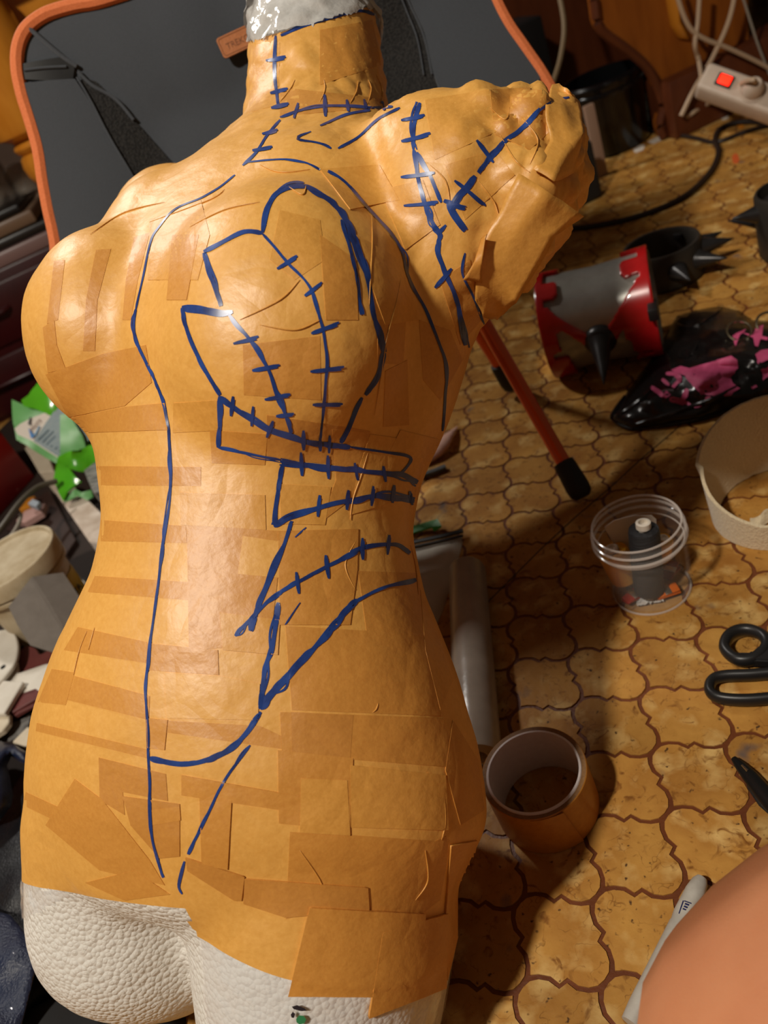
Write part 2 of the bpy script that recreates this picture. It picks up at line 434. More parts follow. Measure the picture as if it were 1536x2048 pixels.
for v in bmt.verts: v.co += v.normal*.0012
split = surf(366,1788); BLw = d2w(BL); BAw = d2w(BA)
CUTS = {}
def cut(side, A, B, C, inside):
    co, no = plane3(A, B, C, inside); CUTS[side] = (co, no)
    s = 1 if side == 'l' else -1
    geom = [f for f in bmt.faces if (f.calc_center_median()-split).dot(BLw)*s > -.0001 and (f.calc_center_median()-split).dot(BAw) < .12]
    ge = set(); gv = set()
    for f in geom: ge.update(f.edges); gv.update(f.verts)
    bmesh.ops.bisect_plane(bmt, geom=list(gv)+list(ge)+geom, plane_co=co, plane_no=no)
    dele = [f for f in bmt.faces if (f.calc_center_median()-split).dot(BLw)*s > -.0001 and (f.calc_center_median()-split).dot(BAw) < .12 and (f.calc_center_median()-co).dot(no) > 0]
    bmesh.ops.delete(bmt, geom=dele, context='FACES')
ctr = at(505,1450,.55)
_a, _c, _m = surf(58,1756), surf(300,1796), surf(170,1789); _v = at(170,1762,w2c(_m)[2]+.06)-_m
cut('r', _m, _m+(_c-_a), _m+_v, at(200,1600,.55))
cut('l', surf(392,1868), surf(560,1952), surf(860,1945), ctr)
# neck edge
co, no = plane3(surf(520,76), surf(620,47), surf(735,14), ctr)
bmesh.ops.bisect_plane(bmt, geom=bmt.verts[:]+bmt.edges[:]+bmt.faces[:], plane_co=co, plane_no=no, clear_outer=True)
wrap = mk('tape_wrap', bmt, M_TAPE, mannequin, label='golden brown paper tape covering', ang=180)
B_WRAP = bvh_of(wrap)
STRIPS = [ # outline in the photo, tone
 ([(108,522),(130,520),(116,640),(94,648)],2),([(86,655),(109,640),(114,690),(131,736),(96,746)],2),([(192,500),(222,498),(195,600),(190,702),(166,702),(172,600)],2),
 ([(268,475),(300,465),(276,560),(262,640),(245,640),(252,560)],2),([(92,749),(205,708),(292,690),(304,765),(250,812),(137,834)],2),([(137,836),(250,814),(330,806),(336,860),(152,866)],2),
 ([(186,932),(402,934),(402,972),(196,970)],2),([(202,1040),(372,1052),(374,1086),(202,1082)],2),([(190,1152),(378,1164),(376,1200),(176,1184)],2),
 ([(156,1254),(294,1284),(292,1326),(128,1300)],2),([(104,1338),(150,1345),(132,1410),(76,1404)],2),([(150,1352),(300,1392),(298,1440),(136,1400)],2),([(74,1446),(300,1500),(300,1518),(72,1462)],2),
 ([(52,1584),(148,1628),(150,1660),(46,1610)],2),([(374,1050),(560,1062),(556,1150),(540,1292),(442,1296),(378,1300)],2),([(360,985),(530,990),(532,1060),(362,1050)],1),
 ([(486,1072),(566,1084),(560,1156),(476,1148)],0),([(556,1062),(716,1058),(714,1140),(700,1250),(560,1250)],2),([(716,1142),(834,1146),(862,1292),(738,1300)],2),
 ([(571,1252),(842,1268),(884,1432),(584,1420)],2),([(292,1286),(436,1300),(438,1350),(294,1340)],2),([(440,1225),(560,1240),(556,1310),(446,1300)],1),
 ([(330,1345),(438,1352),(520,1368),(516,1440),(334,1436)],0),([(312,1440),(520,1452),(580,1480),(578,1500),(314,1462)],2),([(294,1436),(336,1440),(330,1500),(296,1496)],2),
 ([(560,1424),(884,1436),(908,1500),(900,1534),(564,1508)],2),([(582,1424),(706,1430),(700,1520),(584,1512)],3),([(556,1500),(706,1516),(700,1660),(558,1646)],2),
 ([(198,1515),(332,1548),(336,1602),(246,1584),(250,1630),(200,1600)],3),([(150,1558),(206,1600),(300,1720),(330,1770),(200,1740),(92,1650)],2),([(246,1592),(360,1608),(360,1712),(320,1716),(262,1650)],3),
 ([(364,1550),(700,1610),(700,1640),(364,1590)],2),([(400,1592),(464,1600),(456,1738),(404,1728)],2),([(172,1765),(270,1740),(340,1788),(250,1800)],2),
 ([(580,1664),(700,1670),(870,1682),(892,1672),(898,1700),(880,1800),(846,1826),(640,1820),(572,1838)],2),([(300,1620),(360,1612),(362,1640),(302,1650)],2),
 ([(372,1714),(490,1752),(484,1800),(470,1800),(376,1740)],3),([(490,1756),(735,1774),(738,1824),(700,1822),(572,1834),(488,1806)],3),
 ([(620,1812),(846,1826),(840,1900),(760,1990),(578,1988)],2),([(762,1862),(890,1826),(886,1974),(735,2032),(748,1950)],2),
 ([(534,830),(668,850),(740,862),(730,930),(664,928),(534,916)],3),([(486,690),(640,672),(642,800),(488,790)],2),([(755,640),(812,632),(806,730),(755,726)],2),([(770,742),(814,720),(818,850),(766,854)],2),
 ([(664,858),(730,864),(742,932),(700,1000),(640,1046),(672,960)],2),([(740,868),(822,880),(846,930),(830,990),(700,1030),(716,940)],1),([(560,968),(662,974),(650,1050),(562,1048)],1),
 ([(300,440),(402,400),(420,470),(396,560),(296,560)],1),([(345,470),(398,470),(374,600),(334,600)],2),([(560,420),(640,440),(650,520),(590,560),(540,520)],1),([(640,470),(712,520),(716,640),(652,640)],2),
 ([(420,860),(535,868),(530,930),(424,926)],2),([(348,806),(440,800),(440,860),(346,866)],1),([(712,470),(800,520),(838,640),(770,650),(738,560)],1),([(838,640),(900,660),(925,720),(880,800),(846,760)],2),
 ([(760,380),(846,360),(880,450),(810,500)],1),([(640,340),(760,330),(800,400),(700,420)],1),([(500,90),(560,85),(556,210),(498,226)],1),([(640,60),(745,40),(762,130),(640,170)],2),([(560,175),(700,190),(780,200),(785,214),(560,232)],2),
 ([(850,200),(985,178),(1000,260),(870,320)],1),([(980,180),(1110,172),(1135,230),(1060,300),(990,270)],2),([(890,330),(990,300),(1030,350),(930,440)],1),([(880,560),(940,520),(962,640),(920,690)],2),
 ([(884,880),(862,935),(780,900),(800,860)],1),([(600,1664),(700,1670),(694,1560),(602,1556)],1),([(840,1180),(870,1260),(905,1360),(880,1420),(850,1300)],1),([(905,1440),(955,1520),(968,1620),(920,1650),(890,1540)],2),
 ([(700,1530),(890,1550),(896,1660),(702,1654)],1),([(900,1690),(952,1680),(918,1850),(892,1960),(888,1830)],2)]
TM = [M_TAPE, M_TAPE2, M_TAPE2, M_TAPE3]
M_TAPE1 = mat('paper_tape_single', (226,164,76), .46, (210,148,62), 340, bump=.25, bscale=140, spec=.9, crease=(24,.22)); TM[1] = M_TAPE1
PV = []; PF = []
def collect(o):
    off = root_loc(o); k = len(PV); PV.extend(v.co+off for v in o.data.vertices); PF.extend(tuple(k+i for i in p.vertices) for p in o.data.polygons)
collect(wrap); collect(foam); layers = []; B_BASE = BVHTree.FromPolygons(PV, PF)
def bbox(P): return min(p[0] for p in P), min(p[1] for p in P), max(p[0] for p in P), max(p[1] for p in P)
for poly, tone in STRIPS:
    q = bbox(poly); lay = 1+max([l for b_, l in layers if b_[0] < q[2] and q[0] < b_[2] and b_[1] < q[3] and q[1] < b_[3]], default=0); layers.append((q, lay))
    t = decal(B_BASE, poly, .00009+.0001*lay+(.0013 if q[3] > 1970 else 0), 8, wob=.00004)
    if t: collect(mk('tape_strip', t, TM[tone], wrap, ang=35))
B_PEN = BVHTree.FromPolygons(PV, PF)
def flap(pts, lift, name='tape_flap', mt=None):
    """loose end of tape: rows of photo points, lift in metres above the wrap"""
    nu, nv = len(pts), len(pts[0]); b = new(); G = []
    for i in range(nu):
        r = []
        for j in range(nv):
            x, y = pts[i][j]; h = cast(B_WRAP, x, y)
            if h: p = h[0]+h[1]*(lift[i][j]+.0012)
            else:
                xx = x; hh = None
                for k in range(60):
                    xx -= 6; yy = y + (k*2 if y < 400 else -k*2); hh = cast(B_WRAP, xx, yy)
                    if hh: break
                d = w2c(hh[0])[2] if hh else .5
                p = at(x, y, d+.006)
            r.append(b.verts.new(p))
        G.append(r)
    for i in range(nu-1):
        for j in range(nv-1): b.faces.new((G[i][j], G[i+1][j], G[i+1][j+1], G[i][j+1]))
    bmesh.ops.subdivide_edges(b, edges=b.edges[:], cuts=4, use_grid_fill=True, smooth=.6)
    for v in b.verts: v.co += Vector((noise.noise(v.co*70), noise.noise(v.co*70+Vector((9,0,0))), noise.noise(v.co*70+Vector((0,9,0)))))*.0016
    solid(b, .0006); mk(name, b, mt or M_TAPE1, wrap, ang=180)
flap([[(1040,345),(1085,372),(1120,400)],[(985,440),(1035,460),(1080,480)],[(945,530),(985,555),(1035,575)],[(945,600),(958,630),(985,632)]], [[.004,.010,.016],[.003,.008,.016],[.002,.007,.012],[.001,.002,.003]])
flap([[(1105,170),(1120,166),(1132,190)],[(1085,215),(1115,225),(1158,205)],[(1090,290),(1125,300),(1158,290)],[(1070,340),(1100,360),(1140,335)]], [[.001,.002,.003],[.002,.004,.006],[.002,.006,.008],[.002,.006,.004]])
flap([[(960,480),(975,470)],[(940,520),(962,512)],[(925,560),(950,560)]], [[.003,.008],[.003,.008],[.001,.004]], mt=M_TAPE2)
for pts in ([(742,430),(744,480),(740,560),(738,610)],[(800,560),(790,610),(772,680),(760,760),(748,830)],[(735,905),(722,950),(705,1000),(700,1040)],[(578,375),(605,390),(612,372)],[(882,1680),(890,1640),(884,1560)],
            [(745,1425),(752,1418),(756,1406)],[(560,205),(580,180),(590,160)],[(640,205),(650,180),(648,160)],[(700,208),(712,185),(716,160)],[(735,208),(742,180),(736,160)],[(762,205),(764,180),(752,150)],
            [(955,360),(985,400),(1000,440)],[(1000,270),(1030,320),(1060,345)],[(860,330),(890,360),(900,400)],[(980,215),(1010,240),(1020,215)],[(1040,230),(1075,280),(1060,330)],[(1090,430),(1060,500),(1020,560)],
            [(180,470),(250,425),(330,405)],[(300,445),(420,400),(450,380)],[(520,330),(560,345),(620,340)],[(380,455),(450,420),(520,405)],[(600,560),(560,600),(480,640)],[(520,650),(590,660),(640,640)],
            [(710,1180),(690,1130),(712,1080)],[(820,1090),(830,1130),(836,1190)],[(175,1262),(160,1300),(148,1350)],[(190,1255),(178,1300)],[(600,1700),(640,1760),(650,1800)],[(850,1700),(855,1760),(830,1800)]):
    b = new(); n = len(pts)
    C = catmull([Vector((x, y, 0)) for x, y in pts], 8); P = []
    for c in C:
        h = cast(B_WRAP, c.x, c.y)
        if h: P.append(h[0]+h[1]*.0004)
    if len(P) > 4:
        tube(b, P, [.0001+.00035*math.sin(math.pi*i/(len(P)-1)) for i in range(len(P))], 6); mk('crease', b, M_TAPE1, wrap, ang=180)
# pen drawing
def tick(x, y, a, l=20): a = math.radians(a); return [(x-l*math.cos(a), y-l*math.sin(a)), (x, y+1), (x+l*math.cos(a), y+l*math.sin(a))]
LINES = [ # strokes: (points, width, sketchy repeats), ticks (x, y, angle, half length)
 ([([(552,72),(550,150),(556,214)],6,3)], [(552,118,-12,20),(558,182,-15,18),(560,212,-15,18)]),
 ([([(562,72),(600,55),(660,36),(715,22),(748,30)],7,2)], []),
 ([([(560,235),(600,222),(640,214),(690,214),(740,216),(786,214)],5,1)], [(592,222,105,16),(650,212,88,22),(695,212,80,12),(730,209,70,10),(766,212,70,10)]),
 ([([(640,252),(690,230),(740,221)],6,0),([(800,216),(760,236),(720,272),(676,298)],6,0),([(622,264),(596,278),(640,288),(662,298)],4,1)], []),
 ([([(560,240),(535,270),(512,305),(486,332)],6,2),([(470,350),(435,378),(400,398),(350,420),(318,455),(300,490),(285,560),(272,620)],4,0)], [(540,265,-15,16),(525,298,-12,20)]),
 ([([(272,618),(268,650),(276,690),(300,740),(322,790),(336,850),(342,930),(340,1000),(325,1090),(315,1180),(300,1290),(292,1370),(294,1440),(298,1520),(300,1600),(306,1680),(326,1755)],6,1)], []),
 ([([(490,326),(560,320),(610,325),(640,340)],4,1),([(656,342),(690,365),(730,410),(775,460),(805,505),(815,550),(850,620),(880,690),(893,740),(890,800),(884,862)],6,1)], []),
 ([([(840,206),(828,250),(828,300)],9,2),([(828,300),(836,350),(848,400),(862,440),(878,468),(876,500),(896,560),(915,610),(932,690)],9,3),([(834,305),(862,355),(882,405)],8,2)], [(826,236,-14,24),(832,275,-16,30),(836,350,-8,34),(842,407,-6,34),(886,556,-50,26)]),
 ([([(1138,196),(1100,206),(1075,224)],6,1),([(1080,218),(1040,260),(1010,282),(985,310),(955,345)],9,2),([(950,352),(925,385),(902,420)],14,2),([(895,405),(910,435),(930,462)],12,3),([(888,400),(930,418)],10,2)], [(970,303,52,28),(940,386,38,40)]),
 ([([(930,506),(924,545),(945,590),(968,648)],5,1),([(905,580),(925,640),(938,695)],4,2),([(892,450),(876,468)],8,1)], []),
 ([([(525,466),(535,420),(550,390),(575,376),(608,372)],11,2),([(608,372),(650,395),(680,425),(710,480),(735,560),(750,640),(766,705)],10,4),([(682,440),(700,500),(715,570),(722,630)],7,2),([(766,705),(758,745),(730,790)],10,2),([(724,795),(700,850),(682,886)],10,2)], []),
 ([([(408,504),(450,482),(490,465),(525,466)],10,1),([(408,506),(425,560),(444,612)],9,2)], []),
 ([([(525,468),(575,525),(620,575),(640,640),(652,700),(650,780),(640,884)],6,1)], [(574,525,-32,24),(626,578,-38,22),(650,656,-22,30),(654,738,-8,34),(655,808,-2,30)]),
 ([([(364,618),(400,622),(440,628),(466,624)],12,2),([(364,616),(375,660),(400,720),(440,790)],8,2)], []),
 ([([(458,628),(500,680),(535,735),(555,790),(575,840),(582,866)],8,2)], [(492,680,-16,26),(532,735,-12,28),(555,793,-10,26),(570,829,-10,18)]),
 ([([(440,792),(490,830),(540,860),(600,880),(650,888),(700,893)],11,2),([(700,893),(770,905),(820,916),(803,946)],6,1)], [(465,812,95,20),(505,832,95,20),(540,858,110,18),(607,880,88,20),(640,888,88,14),(658,888,92,18)]),
 ([([(440,792),(440,850),(437,895)],9,2),([(437,895),(490,905),(560,920)],6,1),([(560,922),(620,930),(690,938),(750,945),(800,950),(834,966)],10,3)], [(602,928,88,24),(656,934,88,24),(712,943,80,18),(768,948,82,16)]),
 ([([(566,926),(555,990),(547,1050)],9,2),([(547,1052),(580,1036),(640,1015),(700,1000),(760,992),(828,1002)],11,3)], [(637,1012,95,22),(694,1000,95,20),(744,992,95,20),(786,988,95,18),(822,996,80,14)]),
 ([([(583,1042),(565,1100),(530,1180),(512,1228),(500,1262)],9,2),([(590,1075),(612,1055)],4,0)], []),
 ([([(470,1272),(500,1240),(545,1195),(595,1165),(650,1135),(720,1100)],8,2),([(700,1105),(745,1092),(790,1090),(820,1106)],7,3)], [(595,1166,82,22),(654,1134,82,24),(725,1098,88,22),(776,1090,95,20)]),
 ([([(556,1205),(545,1290),(530,1340),(520,1418)],11,2),([(520,1418),(560,1372),(610,1318),(660,1258),(715,1200)],12,3),([(710,1202),(770,1174),(832,1160)],7,2),([(600,1205),(570,1250)],4,0)], []),
 ([([(522,1424),(480,1480),(430,1512),(370,1528),(300,1516)],10,3)], []),
 ([([(500,1490),(450,1560),(420,1620),(376,1708)],6,1),([(370,1722),(358,1768),(364,1788)],5,1)], [])]
for strokes, ticks in LINES:
    b = new(); k = 0
    for pts, wd, rep in strokes:
        ribbon(b, B_PEN, pts, wd*.9, .00035, jit=1.2)
        for r in range(rep): k += 1; ribbon(b, B_PEN, pts, wd*.42, .00035+.00001*k, jit=wd*.8)
    for x, y, a, l in ticks:
        k += 1; ribbon(b, B_PEN, tick(x, y, a, l), 7.5, .00040+.00001*k, jit=1)
        k += 1; ribbon(b, B_PEN, tick(x+1, y+2, a+6, l*.8), 4, .00040+.00001*k, jit=1)
    if b.faces: mk('marker_line', b, M_INK, wrap, ang=180)
    else: b.free()
# cling film: over the standing thigh, patch on the other, crumpled crest on the neck
def shell(sel, off, cr, name, m, ang=180):
    b = new(); b.from_mesh(body_me); b.normal_update()
    kill = [f for f in b.faces if not sel(*proj(f.calc_center_median())[:2], f.calc_center_median())]
    bmesh.ops.delete(b, geom=kill, context='FACES')
    for v in b.verts:
        q = v.co.copy(); vd = noise.voronoi(q*70)[0]; v.co += v.normal*(off + cr*abs(noise.noise(q*38)) + cr*.6*(vd[1]-vd[0]))
    mk(name, b, m, mannequin, ang=ang)
shell(lambda x, y, p: (p-split).dot(BLw) > 0 and (p-CUTS['l'][0]).dot(CUTS['l'][1]) > 0 and p.z > .012, .0004, .0012, 'cling_film', M_FILM)
shell(lambda x, y, p: (p-split).dot(BLw) < 0 and y < 1838-(x-50)*.55 and x < 150 and (p-CUTS['r'][0]).dot(CUTS['r'][1]) > 0, .0006, .003, 'cling_film', M_FILM)
M_FILM2 = mat('cling_film_crumpled', (232,230,226), .10, (170,168,164), 50, alpha=.8, spec=1.0, bump=1.0, bscale=70)
nc = at(628,48,.642); nax = d2w(BA); b = new()
def crest(u, v):
    a = u*2*math.pi; r = .052*(1-v**2.2)+.001
    p = nc + d2w(BL)*math.cos(a)*r + d2w(BF)*math.sin(a)*r + nax*(v*.026-.004)
    s = abs(noise.noise(p*45))*.016 + abs(noise.noise(p*110))*.008
    return p + (p-nc).normalized()*s*(.35+v)
shell(lambda x, y, p: y < 84 and (p-co).dot(no) > -.002, .0006, .0060, 'cling_film', M_FILM2, 18)
grid(b, crest, 60, 22, True); bmesh.ops.recalc_face_normals(b, faces=b.faces); mk('cling_film', b, M_FILM2, mannequin, ang=25)
# pen marks on bare foam
M_DARKINK = mat('dark_ink', (40,34,40), .5); M_GREEN = mat('green_dot', (50,128,80), .5)
B_FOAM = bvh_of(foam)
for nm, poly, m in (('ink_dot', [(594,2030),(600,2023),(608,2024),(613,2031),(610,2039),(601,2041),(595,2037)], M_GREEN), ('ink_mark', [(584,2022),(588,2016),(592,2020),(591,2028),(586,2028)], M_DARKINK), ('ink_mark', [(586,2006),(596,2003),(610,2009),(614,2014),(604,2015),(590,2011)], M_DARKINK)):
    t = decal(B_FOAM, poly, .003, 5, skirt=False)
    if t: mk(nm, t, m, mannequin)
# ---------- floor tiles: the nearest in view one by one, the rest as one ----------
tile_me = None; vis = []; rest = []
for i in range(-46, 40):
    for j in range(-58, 26):
        c = Vector(((i+.5)*TILE, -(j+.5)*TILE, 0))
        if not (-2.5 < c.x < 2.1 and -1.5 < c.y < 3.3): continue
        q = w2c(c)
        seen = False
        if q[2] > .1:
            x, y, d = proj(c)
            if -70 < x < 1606 and -60 < y < 2130 and d < 2.9:
                for dx, dy in ((0,0),(.45,.45),(-.45,.45),(.45,-.45),(-.45,-.45)):
                    p = c+Vector((dx*TILE, dy*TILE, 0)); dd = (p-CAM)
                    if B_FOAM.ray_cast(CAM, dd.normalized(), dd.length)[0] is None and proj(p)[1] > 200-400*(proj(p)[0] < 250): seen = True; break
        (vis if seen else rest).append((q[2], i, j))
vis.sort(); rest += vis[300:]
bm = new(); tile_bm(bm, 0, 0); bm.normal_update()
tile_me = bpy.data.meshes.new('tile'); bm.to_mesh(tile_me); bm.free(); tile_me.materials.append(M_TILE)
fl = root_loc(floor)
for d, i, j in vis[:300]:
    o = bpy.data.objects.new('tile', tile_me); COL.objects.link(o); o.parent = floor; o.location = Vector((i*TILE, -j*TILE, 0))-fl
bm = new()
for d, i, j in rest: tile_bm(bm, i*TILE, -j*TILE)
mk('tile_field', bm, M_TILE, floor, smooth=False, kind='stuff')
# seam between two lengths of vinyl
M_SEAM = mat('seam', (52,36,24), .6)
b = new(); tube(b, [onf(x, y, .0011) for x, y in ((905,1275),(990,1190),(1080,1100),(1150,1035),(1215,980),(1280,920),(1345,865),(1480,745))], .0007, 6); mk('seam', b, M_SEAM, floor)

# ---------- folding camp chair behind the mannequin ----------
M_CLOTH = mat('charcoal_cloth', (74,78,84), .75, (64,68,74), 900, bump=.3, bscale=1500, spec=.25, sheen=.2)
M_MESH = mat('black_mesh', (40,38,36), .8, (16,15,15), 420, bump=.8, bscale=420, sharp=.08)
M_PIPE = mat('orange_piping', (234,134,84), .7, (214,114,66), 500, bump=.3, bscale=1200, spec=.25)
M_LEATHER = mat('tan_leather', (190,118,66), .5, (170,100,54), 250, bump=.2, bscale=500)
M_DEBOSS = mat('deboss', (116,66,34), .6)
M_ALU = mat('orange_aluminium', (226,92,24), .25, metal=.45, spec=.8, coat=.4)
M_RUBBER = mat('black_rubber', (34,32,30), .6, (26,25,24), 300, bump=.2, bscale=600)
M_BLACK = mat('black', (16,15,15), .5)
CV = (Z*math.cos(math.radians(20))+FH*math.sin(math.radians(20))).normalized(); CN = UH.cross(CV).normalized()
if CN.dot(CAM-at(560,250,.86)) < 0: CN = -CN
CP = at(560, 250, .86)
def pl(x, y, off=0):
    d = d2w(cray(x, y)); p = CAM + d*((CP+CN*off-CAM).dot(CN)/d.dot(CN)); return p
chair = thing('camping_chair', Vector((CP.x, CP.y, 0)), 'dark grey camping chair with orange piping and orange legs behind the mannequin', 'chair')
OUTL = [(118,540),(110,480),(97,420),(86,360),(77,300),(62,245),(45,190),(35,140),(36,96),(52,58),(90,28),(145,10),(205,-2),(330,-44),(520,-100),(760,-160),(905,-185),(950,-160),(968,-90),(985,-20),(1012,40),(1045,90),(1085,148),(1120,215),(1140,300),(1090,420),(760,560),(400,640),(160,640)]
def sag(x, y, p):
    e = min((p-pl(a, c)).length for a, c in OUTL[:24]); d = min(1, e/.12)
    return -CN*(.022*d*d) + CN*(.004*noise.noise(p*9))
def panel(poly, off, th, step=28):
    t = cut_poly(poly, step)
    for v in t.verts:
        p = pl(v.co.x, v.co.y); v.co = p+sag(v.co.x, v.co.y, p)+CN*off
    for f in t.faces: f.normal_update()
    for f in t.faces:
        if f.normal.dot(CN) < 0: f.normal_flip()
    r = bmesh.ops.extrude_face_region(t, geom=t.faces[:])
    for v in r['geom']:
        if isinstance(v, bmesh.types.BMVert): v.co += CN*th
    return fix(t)
def rnd_poly(P, k=6): return [(p.x, p.y) for p in catmull([Vector((x, y, 0)) for x, y in P], k, True)]
mk('back_panel', panel(rnd_poly(OUTL, 4), 0, .003), M_CLOTH, chair, ang=60)
b = new(); tube(b, [pl(x, y, .004)+sag(x, y, pl(x, y)) for x, y in rnd_poly(OUTL, 5)], .0068, 8, closed=True, squash=None); mk('piping', b, M_PIPE, chair, label='orange fabric edge binding')
mk('side_panel', panel([(52,170),(100,164),(150,158),(178,200),(215,270),(262,352),(300,420),(330,520),(200,600),(118,520),(100,430),(80,310)], .005, .003), M_CLOTH, chair, ang=60)
mk('side_panel', panel([(812,-20),(850,60),(868,140),(905,240),(1060,240),(1078,150),(1035,86),(1002,40),(975,-30),(940,-140),(790,-110)], .005, .003), M_CLOTH, chair, ang=60)
mk('mesh_insert', panel([(158,150),(190,160),(232,200),(290,262),(350,330),(370,400),(320,470),(270,364),(215,268),(180,200)], .003, .002), M_MESH, chair, ang=60)
mk('mesh_insert', panel([(722,-100),(780,-110),(812,-20),(850,60),(868,140),(905,240),(800,240),(762,170),(740,60)], .003, .002), M_MESH, chair, ang=60)
mk('pocket_shadow_fold', panel([(44,132),(120,116),(150,125),(146,158),(100,164),(52,162)], .0045, .002, 16), M_BLACK, chair, label='black panel painting the shade in the open fold of the corner pocket')  # black colour stands for the shade inside the pocket recess
for P, r in (([(58,56),(95,88),(125,112),(150,128)],.0022),([(152,138),(180,165),(225,190),(260,230)],.0018),([(150,150),(178,198),(214,268),(262,350),(300,420)],.0012),([(812,-20),(850,60),(868,140)],.0012),([(800,-20),(836,60),(852,140)],.0010),([(48,140),(90,134),(130,130)],.0014)):
    b = new(); tube(b, [pl(x, y, .0072)+sag(x, y, pl(x, y)) for x, y in [(q.x, q.y) for q in catmull([Vector((x, y, 0)) for x, y in P], 5)]], r, 7); mk('seam', b, M_CLOTH, chair)
o0 = pl(444, 92, .006)+sag(444, 92, pl(444, 92))+CN*.004
lx = UH; ly = CV
def rrect(o, w, h, r, n=5):
    out = []
    for cx, cy, a0 in ((w-r,h-r,0),(r,h-r,90),(r,r,180),(w-r,r,270)):
        for k in range(n+1):
            a = math.radians(a0+90*k/n); out.append(o+lx*(cx+r*math.cos(a))+ly*(cy+r*math.sin(a)))
    return out
b = new(); plate(b, rrect(o0-ly*.0105-lx*.003, .066, .0205, .003), .0025, CN); lab = mk('brand_patch', b, M_LEATHER, chair, smooth=False, label='tan leather patch with debossed lettering')
mk('lettering', text_bm('TREKOLOGY', .0085, o0+lx*.004-ly*.0040+CN*.0026, lx, ly, .0002), M_DEBOSS, lab, smooth=False)
b = new(); tube(b, [p+CN*.0026 for p in rrect(o0-ly*.0087-lx*.0012, .0624, .0169, .002)], .0003, 5, closed=True); mk('stitching', b, M_DEBOSS, lab)
seat0 = pl(300, 640); seat1 = pl(800, 500)
b = new(); grid(b, lambda u, v: (seat0.lerp(seat1, u)) - FH*.17*v - Z*(.03*math.sin(math.pi*v)+.06*v), 10, 8); solid(b, .003); mk('seat', b, M_CLOTH, chair)
def chair_leg(fx, fy, top, both=True):
    f = onf(fx, fy, .0011) if isinstance(fx, (int, float)) else fx
    ax = (top-f).normalized(); b = new(); tube(b, [f+ax*.02, f+ax*.05, top], .0083, 18); l = mk('leg', b, M_ALU, chair, label='orange anodised pole')
    b = new(); lathe(b, f+ax*.003, [(0,0),(.0085,.001),(.0125,.006),(.0135,.014),(.0122,.04),(.0112,.046),(.0085,.0465)], ax, 28)
    for v in b.verts:
        if v.co.z < .0013: v.co.z = .0013
    mk('rubber_foot', b, M_RUBBER, l)
ff = onf(1170, 1000, .012)
chair_leg(Vector((ff.x, ff.y, .0115)), 0, at(905,535,.955)+(at(905,535,.955)-at(1170,1000,.905))*.55)
rf = onf(1029, 780, .0115)
chair_leg(Vector((rf.x, rf.y, .0115)), 0, at(880,545,1.02)+(at(880,545,1.02)-rf)*.4)
hub = pl(560, 560)-Z*.05
chair_leg(hub+UH*-.26-FH*.16-Z*(hub.z-.0115), 0, hub-UH*.02); chair_leg(hub+UH*-.20+FH*.20-Z*(hub.z-.0115), 0, hub-UH*.02)

# ---------- things on the floor ----------
FT = FTOP
# roll of brown tape
M_ROLL = mat('brown_tape_roll', (190,128,52), .35, (172,110,40), 200, spec=.4); M_CORE = mat('card_core', (236,228,226), .7, (226,216,214), 200); M_SIDE = mat('tape_edges', (150,112,72), .6, (120,86,54), 500)
rt = onf(1066, 1542, .047); R = px2m(rt, 107); tr = thing('tape_roll', Vector((rt.x, rt.y, FT)), 'roll of brown paper tape standing on edge of its core beside the hip', 'tape')
tr['label'] = 'roll of brown packing tape standing on the floor beside the mannequin hip'
H = .046; ri = R*.855
b = new(); lathe(b, (rt.x, rt.y, FT), [(R,.0005),(R,H-.0006),(R-.0006,H)], n=72, cap=False); mk('outer_tape', b, M_ROLL, tr)
b = new(); lathe(b, (rt.x, rt.y, FT), [(R-.0006,H),(ri+.002,H-.0003)], n=72, cap=False); mk('tape_edge', b, M_SIDE, tr)
b = new(); lathe(b, (rt.x, rt.y, FT), [(ri+.002,H-.0003),(ri+.0015,H+.0006),(ri,H+.0006),(ri-.0003,H-.001),(ri-.0003,.001),(ri,.0003)], n=72, cap=False); mk('core', b, M_CORE, tr, label='white cardboard core')
fa = (onf(1160,1640,0)-Vector((rt.x,rt.y,0))).normalized(); fa0 = math.atan2(fa.y, fa.x)
b = new(); grid(b, lambda u, v: Vector((rt.x, rt.y, FT))+Vector((math.cos(fa0-.35-.6*u-.15*v), math.sin(fa0-.35-.6*u-.15*v), 0))*(R+.0004+.0014*u**3*0+.0012*(1-u)**4)+Z*(.001+(H-.002)*v), 14, 3); solid(b, .0004); mk('tape_end', b, M_ROLL, tr, label='loose end of the tape')
# clear jar with sewing bits
M_CLEAR = mat('clear_plastic', (235,228,220), .06, alpha=.05, spec=1, coat=1)
jb = onf(1303, 1176, FT); jh = height_for(jb, 1046); jt = jb+Z*jh; R = px2m(jt, 92)
jar = thing('jar', jb, 'clear open plastic jar holding thread and sewing clips', 'jar')
pr = [(0,.0004),(R*.80,.0004),(R*.88,.003),(R*.93,.009),(R*.955,jh*.35),(R*.965,jh*.70),(R*.93,jh*.76),(R*.94,jh*.79),(R*.995,jh*.80),(R*.995,jh*.83),(R*.945,jh*.845),(R*.945,jh*.89),(R*.985,jh*.90),(R*.985,jh*.925),(R*.945,jh*.94),(R*.95,jh*.995),(R*.945,jh),
      (R*.925,jh),(R*.92,jh*.8),(R*.90,jh*.74),(R*.93,jh*.68),(R*.92,jh*.35),(R*.895,.010),(R*.84,.004),(0,.0025)]
b = new(); lathe(b, jb, pr, n=64, cap=False); mk('jar_body', b, M_CLEAR, jar, ang=50)
M_CLEAR2 = mat('clear_plastic_rim', (226,214,204), .12, alpha=.36, spec=1, coat=1)
